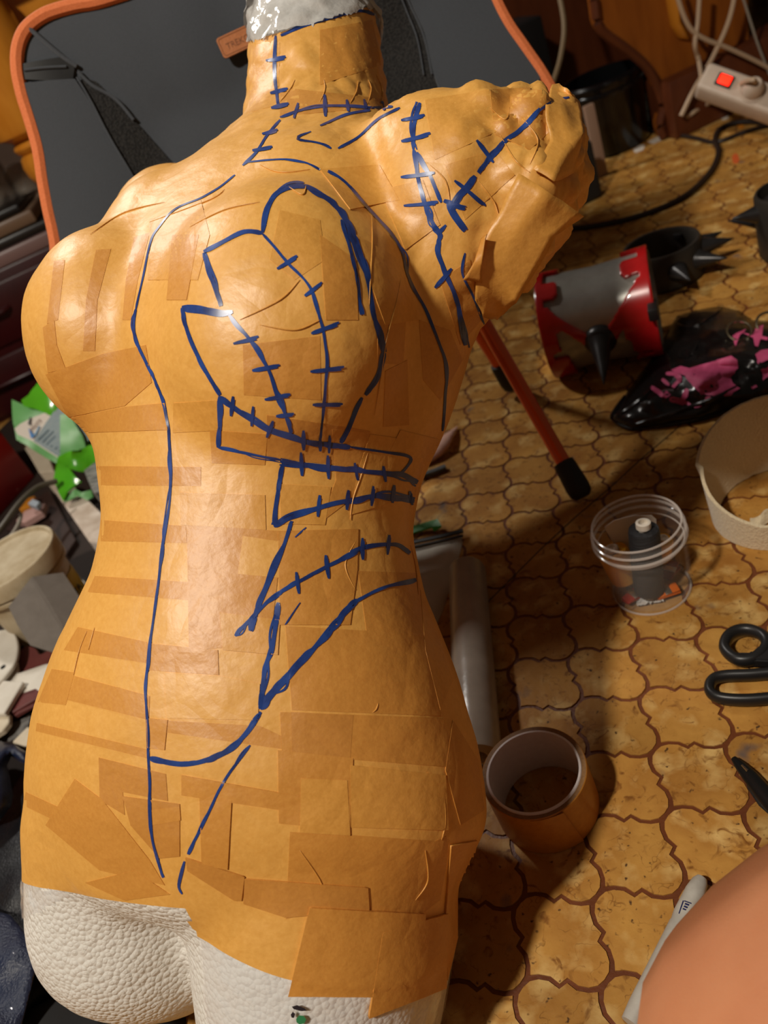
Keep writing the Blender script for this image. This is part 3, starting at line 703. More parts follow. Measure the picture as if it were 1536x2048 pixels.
for rr, zz, tt in ((.945,1.0,.0011),(.99,.912,.0013),(1.0,.815,.0015),(.93,.745,.0008),(.86,.012,.0012)):
    b = new(); tube(b, [jb+Vector((math.cos(a), math.sin(a), 0))*R*rr+Z*jh*zz for a in (2*math.pi*k/64 for k in range(64))], tt, 8, closed=True); mk('screw_thread' if zz > .1 else 'base_ring', b, M_CLEAR2, jar)
M_THREAD = mat('black_thread', (30,30,32), .65, (42,42,44), 60, bump=.7, bscale=1400, stretch=(.02,.02,1)); M_SPOOL = mat('white_spool', (222,212,196), .5)
sb = jb+Vector((-.002,.002,.003))
sp = proj(sb)
def spool(name, c, ax, r, h, m, label, cat='thread spool'):
    t = thing(name, c, label, cat); ax = Vector(ax).normalized()
    b = new(); lathe(b, c, [(r*.42,0),(r*.48,.001),(r*.48,h*.07),(r*.3,h*.07),(r*.3,h*.93),(r*.48,h*.93),(r*.48,h*.995),(r*.44,h),(r*.30,h),(r*.28,h*.97),(0,h*.97)], ax, 28); mk('core', b, M_SPOOL, t)
    b = new(); lathe(b, c, [(r*.48,h*.075),(r*.94,h*.08),(r,h*.12),(r*1.01,h*.5),(r,h*.86),(r*.94,h*.91),(r*.48,h*.915)], ax, 40, cap=False); mk('thread', b, m, t); return t
st = jb+Z*(jh*1.05); R0 = R
sb0 = onf(1299, 1192, .006); sb1 = at(1286, 1044, w2c(sb0)[2]-.045)
spool('thread_spool', sb0, sb1-sb0, px2m(sb1, 31), (sb1-sb0).length, M_THREAD, 'tall spool of black thread standing in the clear jar')
M_YEL = mat('yellow_thread', (250,186,24), .6, (236,166,14), 60, bump=.5, bscale=900)
spool('thread_spool', jb+Vector((-.020,.004,.012)), Vector((-.18,.1,1)), R0*.34, jh*.50, M_YEL, 'yellow thread spool leaning in the clear jar, left of the black one')
spool('thread_spool', jb+Vector((.012,.020,.010)), Vector((.2,-.1,.8)), R0*.22, jh*.45, M_YEL, 'smaller yellow thread spool behind the black spool in the jar')
M_CARD = mat('white_card', (214,204,192), .6)
cc = jb+Vector((-.004,.022,.004)); cx = Vector((1,-.05,0)).normalized()
b = new(); plate(b, [cc+cx*x+Z*z+Vector((0,-.10*z,0)) for x, z in ((-.012,.0),(.014,.0),(.022,jh*.80),(.019,jh*.87),(.004,jh*.92),(-.014,jh*.90),(-.024,jh*.82),(-.024,jh*.78))], .0006, (0,1,0)); mk('card', b, M_CARD, smooth=False, label='small white rounded card upright in the jar behind the black spool', cat='card')
def clip(c, ux, col, label):
    m = mat('clip_plastic', col, .25, trans=.3); t = thing('sewing_clip', Vector(c), label, 'clip', 'sewing clips in the jar'); ux = Vector(ux).normalized()
    b = new(); box(b, Vector(c)+Z*.003, (.022,.0105,.0022), ux, (0,.25,1), .0008); box(b, Vector(c)+Z*.0068, (.021,.0105,.0022), ux, (0,-.15,1), .0008); mk('jaw', b, m, t)
    b = new(); box(b, Vector(c)+Z*.0082, (.006,.0112,.0008), ux, (0,-.15,1), .0003); mk('spring', b, mat('steel', (180,176,168), .3, metal=1), t)
clip(jb+Vector((.013,-.017,.003)), (1,.25,0), (228,110,24), 'orange sewing clip lying at the bottom right of the jar')
clip(jb+Vector((-.017,-.014,.003)), (1,.7,0), (180,40,24), 'red sewing clip at the bottom left of the jar')
clip(jb+Vector((.020,.004,.008)), (.6,1,.4), (140,40,26), 'dark red sewing clip against the right side of the jar')
b = new(); grid(b, lambda u, v: jb+Vector((-.016+.024*u, -.024+.010*v, .0035+.007*abs(noise.noise(Vector((u*6,v*5,2)))))), 14, 8); solid(b, .0004); mk('plastic_scrap', b, M_FILM2, label='crumpled scrap of clear film on the jar bottom', cat='film', ang=25)
# scissors
M_HANDLE = mat('black_handle', (30,29,29), .38, spec=.5); M_STEEL = mat('blade_steel', (170,170,168), .25, metal=1)
sc = thing('scissors', onf(1500,1340,FT), 'pair of black handled scissors on the floor', 'scissors')
zc = .0105
b = new(); tube(b, [onf(x, y, zc) for x, y in rnd_poly([(1449,1292),(1457,1272),(1476,1261),(1500,1260),(1524,1270),(1534,1286),(1526,1304),(1505,1318),(1478,1320),(1458,1308)], 5)], .0047, 14, closed=True, squash=(1,1.25)); mk('finger_loop', b, M_HANDLE, sc)
b = new(); tube(b, [onf(x, y, zc-.002) for x, y in rnd_poly([(1419,1374),(1427,1359),(1450,1352),(1500,1350),(1560,1346),(1600,1352),(1606,1372),(1590,1388),(1545,1396),(1490,1400),(1445,1397),(1424,1388)], 5)], .0043, 14, closed=True, squash=(1,1.35)); mk('finger_loop', b, M_HANDLE, sc)
def wedge(P, z0, z1):
    b = new(); plate(b, [onf(x, y, z0) for x, y in P], z1-z0); return b
b = wedge([(1466,1318),(1490,1334),(1560,1338),(1640,1352),(1660,1336),(1610,1318),(1545,1300),(1530,1284),(1526,1300),(1505,1318)], .005, .0145); bmesh.ops.bevel(b, geom=b.edges[:], offset=.0015, segments=2, affect='EDGES'); mk('handle_body', b, M_HANDLE, sc)
b = wedge([(1600,1352),(1640,1356),(1700,1352),(1690,1338),(1640,1340)], .004, .011); mk('handle_body', b, M_HANDLE, sc)
mk('blade', wedge([(1650,1330),(1700,1326),(1990,1300),(1960,1316),(1690,1354)], .006, .0085), M_STEEL, sc, smooth=False)
mk('blade', wedge([(1650,1348),(1700,1352),(1985,1330),(1960,1316),(1690,1334)], .003, .0055), M_STEEL, sc, smooth=False)
b = new(); lathe(b, onf(1684,1342,.003), [(.006,0),(.006,.0075),(.004,.0085),(0,.0086)], n=20); mk('pivot_screw', b, M_STEEL, sc)
# black craft knife and white marker
M_PEN = mat('black_glossy', (22,22,22), .3, spec=.6)
pk = thing('craft_knife', onf(1510,1570,FT), 'slim black craft knife lying at the right edge of the floor', 'knife')
b = new(); P = [onf(x, y, .007) for x, y in ((1467,1516),(1480,1530),(1500,1552),(1530,1588),(1570,1636),(1620,1696))]; tube(b, P, [.0022,.0042,.0058,.0066,.0066,.005], 10, squash=(1,.7)); mk('handle', b, M_PEN, pk)
b = new(); P = [onf(x, y, .004) for x, y in ((1489,1550),(1505,1575),(1528,1606),(1560,1642))]; tube(b, P, [.001,.0035,.0042,.002], 10, squash=(1,.7)); mk('clip', b, M_RUBBER, pk)
b = new(); P = [onf(x, y, .011) for x, y in ((1484,1530),(1496,1542))]; tube(b, P, [.0008,.0012], 8); mk('rivet', b, M_STEEL, pk)
M_WHITEP = mat('white_plastic', (196,192,182), .45, (176,170,160), 120)
mp = thing('marker_pen', onf(1380,1800,FT), 'dirty white marker pen lying next to the bare knee', 'marker')
p0, p1 = onf(1405,1754,.0075), onf(1343,1880,.0075); ax = (p1-p0).normalized(); Lm = .105
b = new(); lathe(b, p0, [(0,0),(.0035,.0008),(.0052,.004),(.0064,.012),(.0066,.03),(.0058,.036),(.0062,.037),(.0064,.095),(.0058,Lm),(0,Lm)], ax, 28); barrel = mk('barrel', b, M_WHITEP, mp)
B_M = bvh_of(barrel); M_NAVY = mat('navy_print', (30,34,84), .5)
for poly in ([(1369,1801),(1383,1806),(1382,1808),(1368,1803)],[(1371,1806),(1379,1809),(1377,1812),(1369,1809)],[(1369,1811),(1376,1814),(1374,1817),(1367,1814)],[(1366,1816),(1373,1819),(1371,1821),(1365,1819)],[(1366,1801),(1368,1802),(1359,1828),(1357,1827)]):
    t = decal(B_M, poly, .00025, 3, skirt=False)
    if t: mk('print', t, M_NAVY, mp)
# cling film roll, zip bag and scraps beside the hip
M_FROLL = mat('film_roll', (178,166,152), .28, (152,140,126), 30, spec=.7, bump=.3, bscale=60, alpha=.9)
p0, p1 = onf(935,1140,.018+FT), onf(958,1520,.018+FT); ax = (p1-p0).normalized(); L = (p1-p0).length
fr = thing('film_roll', Vector((p0.x,p0.y,FT)), 'long roll of clear cling film lying on the floor along the hip', 'film roll')
r = px2m(p0, 37); p0.z = r+FT; b = new(); lathe(b, p0, [(r*.5,0),(r*.9,.0005),(r,.004),(r,L-.003),(r*.97,L),(r*.5,L)], ax, 40, cap=False); mk('film', b, M_FROLL, fr)
b = new(); lathe(b, p0, [(r*.5,.001),(r*.5,L-.001),(r*.42,L-.001),(r*.42,.001),(r*.5,.001)], ax, 28, cap=False); mk('core', b, M_CARD, fr)
M_BAG = mat('frosted_bag', (196,192,180), .35, (178,172,160), 25, alpha=.9, bump=.5, bscale=25, spec=.5)
zb = thing('zip_bag', onf(860,1160,FT), 'frosted plastic zip bag with black closure behind the waist', 'bag')
def mound(poly, hmax, soft, step=14, fold=.004, fs=40, z0=FT):
    t = cut_poly(poly, step); P2 = [Vector((x, y, 0)) for x, y in poly]; n = len(P2)
    def dist(q):
        d = 1e9
        for i in range(n):
            a, c = P2[i], P2[(i+1)%n]; e = c-a; k = max(0, min(1, (q-a).dot(e)/e.length_squared)); d = min(d, (a+e*k-q).length)
        return d
    bot = []
    for v in t.verts:
        q = v.co.copy(); d = dist(q); w = 1-math.exp(-d/soft); g = onf(q.x, q.y, z0)
        h = hmax*w + fold*w*(noise.noise(g*fs)+.5*noise.noise(g*fs*2.3)); v.co = onf(q.x, q.y, z0+.0008+max(0, h))
    for f in t.faces: f.normal_update()
    for f in t.faces:
        if f.normal.z < 0: f.normal_flip()
    ed = [e for e in t.edges if e.is_boundary]; r = bmesh.ops.extrude_edge_only(t, edges=ed)
    for v in r['geom']:
        if isinstance(v, bmesh.types.BMVert): v.co.z = z0+.0002
    return fix(t)
b = mound([(790,1100),(922,1070),(925,1085),(908,1150),(890,1210),(868,1262),(800,1330),(760,1250)], .012, 30); mk('bag_body', b, M_BAG, zb)
b = new(); tube(b, [onf(x, y, .010) for x, y in ((780,1094),(830,1084),(880,1073),(926,1062))], .0034, 8, squash=(1,.6)); mk('zip', b, M_BLACK, zb)
b = new(); tube(b, [onf(x, y, .009) for x, y in ((780,1103),(830,1093),(880,1082),(926,1071))], .0016, 8); mk('zip', b, M_BLACK, zb)
M_GREENP = mat('green_strip', (40,140,40), .4)
b = new(); V = [onf(x, y, z) for x, y, z in ((800,1062,.004),(876,1040,.012),(884,1054,.010),(868,1064,.004),(864,1056,.008),(800,1076,.003))]; plate(b, V, .002); mk('plastic_strip', b, M_GREENP, label='green plastic strip beyond the zip bag', cat='strip', smooth=False)
b = new(); P = [onf(x, y, .006) for x, y in ((842,952),(870,943),(892,934))]; tube(b, P, [.0045,.005,.005], 8, squash=(1,.8)); mk('rubber_stick', b, mat('grey_rubber', (74,76,76), .7), label='short dark grey rubber stick on the pale floor near the waist', cat='stick')
b = new(); P = [onf(x, y, z) for x, y, z in ((850,925,.006),(872,905,.010),(885,888,.014),(900,868,.010),(915,854,.004))]; tube(b, P, [.006,.011,.012,.006,.002], 10, squash=(1,.6))
for v in b.verts: v.co += Vector((1,.4,.3))*noise.noise(v.co*90)*.004
mk('cloth_scrap', b, mat('pink_cloth', (206,150,132), .7, (226,190,170), 60), label='pale pink scrap of cloth beside the ribs', cat='cloth')
# ---------- costume pieces ----------
def spike(bm, base, d, r, h, flare=1.0): lathe(bm, base, [(r*1.25*flare,-.002),(r*1.05,.004),(r*.92,h*.18),(r*.62,h*.45),(r*.3,h*.75),(r*.06,h*.985),(0,h)], d, 22)
M_ARM = mat('gunmetal_paint', (166,164,158), .28, (140,138,130), 30, metal=.35, spec=.6, coat=.3); M_RED = mat('red_enamel', (178,26,28), .22, (150,18,20), 30, coat=.5); M_DARK = mat('dark_gunmetal', (54,52,52), .32, (40,38,38), 40, metal=.4); M_SEAMK = mat('black_paint', (20,18,18), .5)
R = .064; A, Bp = onf(1096, 654, R+.004), onf(1312, 603, R+.004); axv = (Bp-A); axv.z = 0; L = axv.length; axv.normalize()
cen = (A+Bp)/2; per = Vector((-axv.y, axv.x, 0))
if per.dot(CAM-cen) > 0: per = -per
cen.z = R+FT+.004; tc = CAM-cen; tc -= axv*tc.dot(axv); th0 = math.atan2(tc.z, tc.dot(-per)); nearv = -per
cuff = thing('armoured_cuff', Vector((cen.x, cen.y, FT)), 'grey armoured cuff with red notched trim and one dark spike', 'cuff')
def cyl(s, thd, r): a = th0+math.radians(thd); return cen+axv*(s-.5)*L+(nearv*math.cos(a)+Z*math.sin(a))*r*(1+.06*abs(s-.5)*2)
b = new(); grid(b, lambda u, v: cyl(v, u*360, R), 96, 10, True); solid(b, .004); mk('shell', b, M_ARM, cuff)
POLY = [ [(0,-400),(.075,-400),(.075,400),(0,400)], [(.915,-400),(1,-400),(1,400),(.915,400)] ]
for k in range(8):
    POLY += [[(0,28+45*k),(.17,28+45*k),(.20,33+45*k),(.20,46+45*k),(.17,50+45*k),(0,50+45*k)], [(1,34+45*k),(.79,32+45*k),(.76,38+45*k),(.76,50+45*k),(.79,56+45*k),(1,56+45*k)]] if k not in (7,) else []
POLY += [[(0,16),(.10,20),(.16,10),(.50,-30),(.42,-38),(.20,-8),(.14,-10),(.15,-30),(0,-34)], [(1,26),(.90,28),(.52,-26),(.58,-40),(.72,-20),(.72,-34),(.80,-42),(1,-42)], [(0,-58),(.22,-54),(.22,-76),(.12,-84),(0,-84)], [(1,-66),(.80,-62),(.78,-80),(1,-90)]]
def inp(P, x, y):
    c = False; n = len(P)
    for i in range(n):
        (a, q), (d, e) = P[i], P[(i+1)%n]
        if (q > y) != (e > y) and x < (d-a)*(y-q)/(e-q)+a: c = not c
    return c
NS, NT = 84, 260
def red_at(s, t): return any(inp(P, s, t) or inp(P, s, t-360) for P in POLY)
b = new(); cache = {}
def cv(i, j, r):
    k = (i, j % NT, r)
    if k not in cache: cache[k] = b.verts.new(cyl(i/NS, j*360/NT, R+r))
    return cache[k]
on = [[red_at((i+.5)/NS, (j+.5)*360/NT) for j in range(NT)] for i in range(NS)]
for i in range(NS):
    for j in range(NT):
        if not on[i][j]: continue
        q = [(i,j),(i+1,j),(i+1,j+1),(i,j+1)]; top = [cv(a, c, .0055) for a, c in q]; b.faces.new(top)
        for (e, (di, dj)) in zip(((0,1),(1,2),(2,3),(3,0)), ((0,-1),(1,0),(0,1),(-1,0))):
            ii, jj = i+di, (j+dj) % NT
            if not (0 <= ii < NS) or not on[ii][jj]:
                p, s_ = q[e[0]], q[e[1]]; b.faces.new((cv(*p,.0055), cv(*p,-.001), cv(*s_,-.001), cv(*s_,.0055)))
fix(b); bmesh.ops.smooth_vert(b, verts=[v for v in b.verts], factor=.4, use_axis_x=True, use_axis_y=True, use_axis_z=True); mk('red_trim', b, M_RED, cuff, ang=35)
sd = cyl(.5, -30, 1)-cyl(.5, -30, 0); sd.normalize()
b = new(); lathe(b, cyl(.5,-30,R-.002), [(.021,0),(.021,.006),(.018,.011),(.0145,.013)], sd, 32); mk('boss', b, M_DARK, cuff)
b = new(); spike(b, cyl(.5,-30,R+.009), (sd+Z*-.35).normalized(), .0135, .066); mk('spike', b, M_DARK, cuff)
b = new(); box(b, cyl(.985,-8,R+.008), (.012,.03,.016), axv, Z, .002); mk('strap_buckle', b, M_SEAMK, cuff)
# black spiked bracelet
bb = onf(1333, 556, FT); bt = onf(1318, 486, 0); R = px2m(bb, 74); hb = height_for(bb, 486)
M_BLKM = mat('black_scuffed', (38,36,34), .5, (60,54,46), 18, metal=.15)
br = thing('spiked_bracelet', bb, 'round black bracelet with dark spikes behind the armoured cuff', 'bracelet')
b = new(); lathe(b, bb, [(R*.93,0),(R*1.0,.004),(R*1.02,hb*.5),(R,hb-.004),(R*.97,hb),(R*.90,hb),(R*.87,hb-.004),(R*.87,.004),(R*.90,0),(R*.93,0)], n=64, cap=False); mk('band', b, M_BLKM, br)
for a in (-178, -125, -78, -38, -8, 22, 60, 110, 150):
    aa = math.radians(a); d = Vector((math.cos(aa), math.sin(aa), .02)); b = new(); spike(b, bb+Vector((d.x,d.y,0))*R*1.0+Z*hb*(.52 if a % 4 else .62), d, .0125, .044); mk('spike', b, M_DARK, br)
b = new(); box(b, bb+Vector((.5,.62,0)).normalized()*R*.84+Z*hb*.75, (.014,.004,.010), (.62,-.5,0), Z, .001); mk('snap_tab', b, M_DARK, br)
# spiked piece at the right edge
sb_ = onf(1560, 520, FT); s3 = thing('spiked_bracelet', sb_, 'dark bracelet at the right edge with a long spike pointing left', 'bracelet')
hh = height_for(sb_, 395); R = .05; s3c = sb_+Vector((.028,.02,0))
b = new(); lathe(b, s3c, [(R*.95,0),(R,.004),(R*1.02,hh*.5),(R,hh-.004),(R*.96,hh),(R*.9,hh),(R*.88,.002),(R*.95,0)], n=56, cap=False); mk('band', b, M_BLKM, s3)
tip, bs = at(1464,437,w2c(sb_)[2]-.02), at(1530,425,w2c(sb_)[2]-.02); d = (tip-bs).normalized()
b = new(); spike(b, bs-d*.004, d, .0165, (tip-bs).length+.004, 1.1); mk('spike', b, M_DARK, s3)
b = new(); bmesh.ops.create_uvsphere(b, u_segments=28, v_segments=18, radius=.020, matrix=Matrix.Translation(bs-d*.008)); mk('boss', b, M_DARK, s3)
for a in (20, 80, 140): aa = math.radians(a); d = Vector((math.cos(aa), math.sin(aa), 0)); b = new(); spike(b, s3c+d*R+Z*hh*.5, d, .0125, .05); mk('spike', b, M_DARK, s3)
# black vinyl pouch with pink print
M_VINYL = mat('black_vinyl', (17,15,16), .22, (24,20,20), 30, spec=.6, bump=.35, bscale=45); M_PINK = mat('pink_print', (206,84,128), .6, (190,70,112), 120)
pc = onf(1400, 770, FT); pouch = thing('pouch', pc, 'glossy black vinyl pouch with pink printed lettering and metal rings', 'bag')
PO = [(1219,836),(1236,852),(1262,860),(1330,852),(1400,840),(1470,822),(1540,803),(1640,770),(1660,700),(1600,650),(1540,642),(1505,640),(1480,622),(1440,612),(1392,620),(1354,632),(1336,660),(1312,706),(1278,750),(1244,798)]
pb = mk('pouch_body', mound(PO, .040, 42, 11, .014, 26), M_VINYL, pouch, ang=180); B_P = bvh_of(pb)
for P, r in (([(1222,834),(1245,800),(1272,748),(1298,690),(1316,650)],.0035),([(1225,840),(1262,857),(1330,849),(1400,836),(1470,818),(1540,799)],.0032),([(1330,632),(1380,655),(1425,632),(1445,616)],.002),([(1375,718),(1385,705),(1400,680)],.002),([(1270,848),(1330,832),(1420,800),(1480,770)],.003),([(1235,832),(1275,806),(1305,775)],.003)):
    Q = []
    for c in catmull([Vector((x, y, 0)) for x, y in P], 6):
        h = cast(B_P, c.x, c.y)
        if h: Q.append(h[0]+h[1]*.0005)
    if len(Q) > 3: b = new(); tube(b, Q, [r*(.3+.7*math.sin(math.pi*(i+.5)/len(Q))) for i in range(len(Q))], 8); mk('fold', b, M_VINYL, pouch)
def pz(P): return [(1200+.21875*x, 560+.21875*y) for x, y in P]
for P in ([(650,832),(740,795),(820,815),(1000,760),(1200,700),(1255,740),(1262,810),(1188,890),(1212,950),(1280,1000),(1190,1050),(1060,1066),(920,1046),(850,970),(780,880),(690,850)], [(1418,690),(1470,650),(1700,620),(1700,740),(1530,740),(1450,775)], [(1470,825),(1540,790),(1700,760),(1700,850),(1560,880),(1490,925)], [(1210,515),(1245,495),(1335,455),(1320,480),(1280,510),(1262,560),(1244,615),(1228,590)], [(1290,485),(1400,510),(1425,440),(1494,418),(1480,520),(1540,535),(1530,560),(1466,548),(1440,620),(1412,610),(1400,540)], [(1375,985),(1430,965),(1440,985),(1390,1000)]):
    t = decal(B_P, pz(P), .0014, 4, skirt=False)
    if t: mk('print', t, M_PINK, pouch, ang=180)
b = new()
for P, wd in (([(470,985),(590,1072)],9),([(590,1075),(670,990),(748,900)],9),([(748,905),(690,870),(610,862)],8),([(572,912),(640,970)],8),([(636,1085),(735,1110),(832,1142)],9),([(752,1112),(778,1060),(806,1000)],9),([(862,1168),(936,1146)],7),([(962,1130),(985,1090),(1016,1078)],8)): ribbon(b, B_P, pz(P), wd, .0016, step=3)
mk('lettering', b, M_PINK, pouch, ang=180)
M_RING = mat('nickel', (206,190,160), .18, metal=1)
for x, y, rr, tilt in ((1479,662,23,.5),(1538,648,24,.9),(1442,612,5,.2)):
    h = cast(B_P, x, min(y+8, 800)) or (onf(x, y, .03), Z, 0); c = h[0]+Z*.006; r = px2m(c, rr)
    b = new(); tube(b, [c+(UH*math.cos(a)+(FH*.8+Z*tilt).normalized()*math.sin(a))*r for a in (2*math.pi*k/36 for k in range(36))], r*.11, 8, closed=True); mk('ring', b, M_RING, pouch)
# cream felt band
M_FELT = mat('cream_felt', (226,208,174), .9, (212,192,156), 500, bump=.8, bscale=420, spec=.15, sheen=.3)
fc = onf(1560, 1010, FT); fl_ = onf(1418, 1000, FT); R = (fc-fl_).length*.97; felt = thing('felt_band', fc, 'cream felt band bent into a ring at the right edge', 'felt')
a_near = math.atan2((CAM-fc).y, (CAM-fc).x)
def fband(u, v):
    a = a_near+.45 - u*5.2; k = (1+math.cos(a-a_near))/2        # k = 1 on the near side
    h = .030+(1-k)**.8*.052; rr = R*(1+.05*math.sin(2*a)) + (v-.5)*.012*(1 if k < .5 else .3)
    p = fc+Vector((math.cos(a), math.sin(a), 0))*rr; p.z = FT+.0005+h*v+.0012*noise.noise(Vector((u*40, v*3, 0))); return p
b = new(); grid(b, fband, 90, 8); solid(b, .0032); mk('band', b, M_FELT, felt)
b = new(); grid(b, lambda u, v: onf(1500+70*u, 1036-26*u+26*v+3*math.sin(9*u), .004+.012*math.sin(math.pi*u)*(1-v)+.018*v*0), 14, 5); solid(b, .003); mk('felt_scrap', b, M_FELT, label='frayed cream felt scrap lying inside the ring', cat='felt')
# ---------- person: bent leg of whoever takes the picture ----------
M_SKIN = mat('skin', (205,140,100), .5, (192,124,86), 18, sub=.25, bump=.12, bscale=700, spec=.35)
kn = at(1538, 2106, .36); kr = 1.15
leg_pts = [(kn+UH*.55-FH*.30+Z*.06, .15*kr), (kn+UH*.32-FH*.16+Z*.05, .145*kr), (kn+UH*.14-FH*.07+Z*.02, .14*kr), (kn, .138*kr), (kn+UH*.12-FH*.10-Z*.01, .11*kr), (kn+UH*.26-FH*.24-Z*.01, .085*kr), (kn+UH*.36-FH*.36-Z*.02, .058), (kn+UH*.40-FH*.44-Z*.03, .045), (kn+UH*.42-FH*.52-Z*.04, .04)]
me = bpy.data.meshes.new('person'); me.from_pydata([p for p, r in leg_pts], [(i, i+1) for i in range(len(leg_pts)-1)], [])
po = bpy.data.objects.new('person_tmp', me); COL.objects.link(po); sk = po.modifiers.new('skin', 'SKIN')
for v, (p, r) in zip(me.skin_vertices[0].data, leg_pts): v.radius = (r, r)
me.skin_vertices[0].data[0].use_root = True
sd_ = po.modifiers.new('sub', 'SUBSURF'); sd_.levels = 3; sd_.render_levels = 3
pm = bpy.data.meshes.new_from_object(po.evaluated_get(bpy.context.evaluated_depsgraph_get())); bpy.data.objects.remove(po)
b = new(); b.from_mesh(pm); mk('person', fix(b), M_SKIN, label='bare bent knee of a person sitting on the floor at the bottom right corner', cat='person', ang=180)


# ---------- back of the room ----------
M_WALL = mat('dark_wall', (70,52,40), .8, (58,42,32), 6)
def vpl(x, y, P, n=FH):
    d = d2w(cray(x, y)); return CAM + d*((P-CAM).dot(n)/d.dot(n))
wp = CAM + FH*4.3
b = new(); box(b, Vector((wp.x, wp.y, 1.2)), (6.0, .06, 2.4), UH, Z); mk('wall_back', b, M_WALL, smooth=False, label='dark wall behind the desk and chair', kind='structure')
wl = CAM - UH*2.9 + FH*1.6
b = new(); box(b, Vector((wl.x, wl.y, 1.2)), (5.4, .06, 2.4), FH, Z); mk('wall_left', b, M_WALL, smooth=False, label='dark wall far left of the table', kind='structure')
M_WOOD = mat('orange_wood', (150,84,26), .38, (118,60,16), 5, stretch=(6,6,1.2), bump=.12, bscale=60, spec=.45)
M_WOODL = mat('honey_wood', (206,136,44), .25, (182,112,30), 6, stretch=(6,6,1.2), coat=.4)
M_WOODD = mat('dark_red_wood', (96,48,24), .4, (76,36,18), 6, stretch=(6,6,1.2))
dp = onf(1335, 274, FT); ddir = -FH
desk = thing('wooden_desk', Vector((dp.x, dp.y, FT)), 'orange brown wooden desk with a curved side panel and dark plinth', 'desk')
SID = rnd_poly([(1180,-60),(1190,20),(1200,58),(1250,95),(1290,130),(1315,168),(1326,210),(1322,250),(1330,272)], 1)
cur = [(q.x, q.y) for q in catmull([Vector((x, y, 0)) for x, y in ((1170,-90),(1188,0),(1200,56),(1250,96),(1290,130),(1314,168),(1326,212),(1320,248),(1328,274))], 5)]
b = new(); plate(b, [vpl(x, y, dp) for x, y in cur+[(1500,195),(1490,-200),(1200,-160)]], .03, FH); mk('side_panel', b, M_WOOD, desk, ang=30)
b = new(); tube(b, [vpl(x, y, dp-FH*.004) for x, y in cur], .010, 8, squash=(1,1)); mk('edge_moulding', b, M_WOODD, desk)
b = new(); tube(b, [vpl(x, y, dp-FH*.004) for x, y in ((1335,-20),(1345,10),(1350,45),(1362,68),(1376,78))], [.008,.016,.014,.014,.004], 10, squash=(1.3,.7)); mk('carved_moulding', b, M_WOODL, desk)
pz0 = onf(1345, 278, FT); b = new(); cpl = pz0+UH*.42+FH*.03; box(b, Vector((cpl.x, cpl.y, .06)), (.84,.10,.118), UH, Z, .004); mk('plinth', b, M_WOODD, desk)
bk = dp+FH*.46-UH*.35; b = new(); box(b, Vector((bk.x, bk.y, .45)), (1.1,.025,.89), UH, Z, .003); mk('back_board', b, M_WOODD, desk)
b = new(); dt = dp+UH*.12+FH*.14; box(b, Vector((dt.x, dt.y, .755)), (1.1,.80,.03), UH, Z, .006); mk('desktop', b, M_WOOD, desk)
M_STRIP = mat('white_strip', (206,188,170), .45, (196,176,158), 60)
s0, s1 = at(1402, 160, 1.5), at(1540, 210, 1.47); sx = (s1-s0).normalized(); sz = Z; L = .36
ps = thing('power_strip', Vector((s1.x, s1.y, FT)), 'white power strip with a glowing red switch on the desk plinth', 'power strip')
sup = (Z*.45-FH*.85).normalized(); sup = (sup-sx*sup.dot(sx)).normalized(); sw = sup.cross(sx).normalized()
b = new(); box(b, s0+sx*L*.5, (L,.052,.044), sx, sup, .008, 3); mk('strip_body', b, M_STRIP, ps)
top = s0+sup*.0225
M_RED_L = mat('red_neon', (255,40,20), .4, emit=2.5)
b = new(); box(b, top+sx*.042, (.030,.024,.004), sx, sup, .001); sf = mk('switch_frame', b, M_BLACK, ps)
b = new(); box(b, top+sx*.042+sup*.003, (.022,.017,.005), sx, sup, .0015); mk('switch', b, M_RED_L, ps, label='red glowing rocker switch')
for k in range(3):
    b = new(); lathe(b, top+sx*(.095+.062*k)+sup*.0002, [(.0225,.0),(.0225,.0016),(.0200,.0016),(.0195,.0006),(0,.0006)], sup, 32); mk('socket', b, M_STRIP, ps)
b = new(); lathe(b, top+sx*.095+sup*.001, [(.0185,0),(.0185,.012),(.013,.022),(.010,.026),(0,.026)], sup, 24); pc_ = mk('plug', b, M_STRIP, ps)
b = new(); lathe(b, top+sx*.219+sup*.001, [(.0195,0),(.0195,.016),(.014,.026),(0,.027)], sup, 24); mk('plug', b, M_RUBBER, ps, label='black plug')
M_CORD = mat('cream_cord', (190,164,136), .55); M_CORDD = mat('black_cord', (40,28,22), .5); M_CORDG = mat('grey_cord', (150,142,130), .5)
def cord(P, r, m, label, ds=None):
    b = new(); tube(b, catmull(P, 8), r, 8); mk('cable', b, m, label=label, cat='cable')
pt = top+sx*.095+sup*.026
cord([pt, pt-sx*.02+sup*.01-Z*.01, vpl(1420,205,dp-FH*.06), vpl(1385,226,dp-FH*.05), vpl(1366,238,dp-FH*.04)], .0045, M_CORD, 'cream cord plugged into the power strip')
cord([vpl(1400,-30,dp-FH*.065), vpl(1396,40,dp-FH*.065), vpl(1390,90,dp-FH*.065), vpl(1398,122,dp-FH*.065), s0+sx*.002+Z*.004], .0045, M_CORD, 'cream cord dropping straight into the end of the power strip')
cord([vpl(1475,-40,dp-FH*.065), vpl(1458,40,dp-FH*.065), vpl(1425,115,dp-FH*.065), vpl(1390,175,dp-FH*.065), vpl(1368,220,dp-FH*.065), vpl(1362,232,dp-FH*.065)], .0048, M_CORD, 'cream cord hanging down in front of the power strip end')
cord([vpl(1345,-40,dp-FH*.065), vpl(1372,42,dp-FH*.065), vpl(1402,74,dp-FH*.065), vpl(1460,98,dp-FH*.065), vpl(1530,132,dp-FH*.065), vpl(1580,165,dp-FH*.065)], .0045, M_CORD, 'cream cord running across behind the power strip')
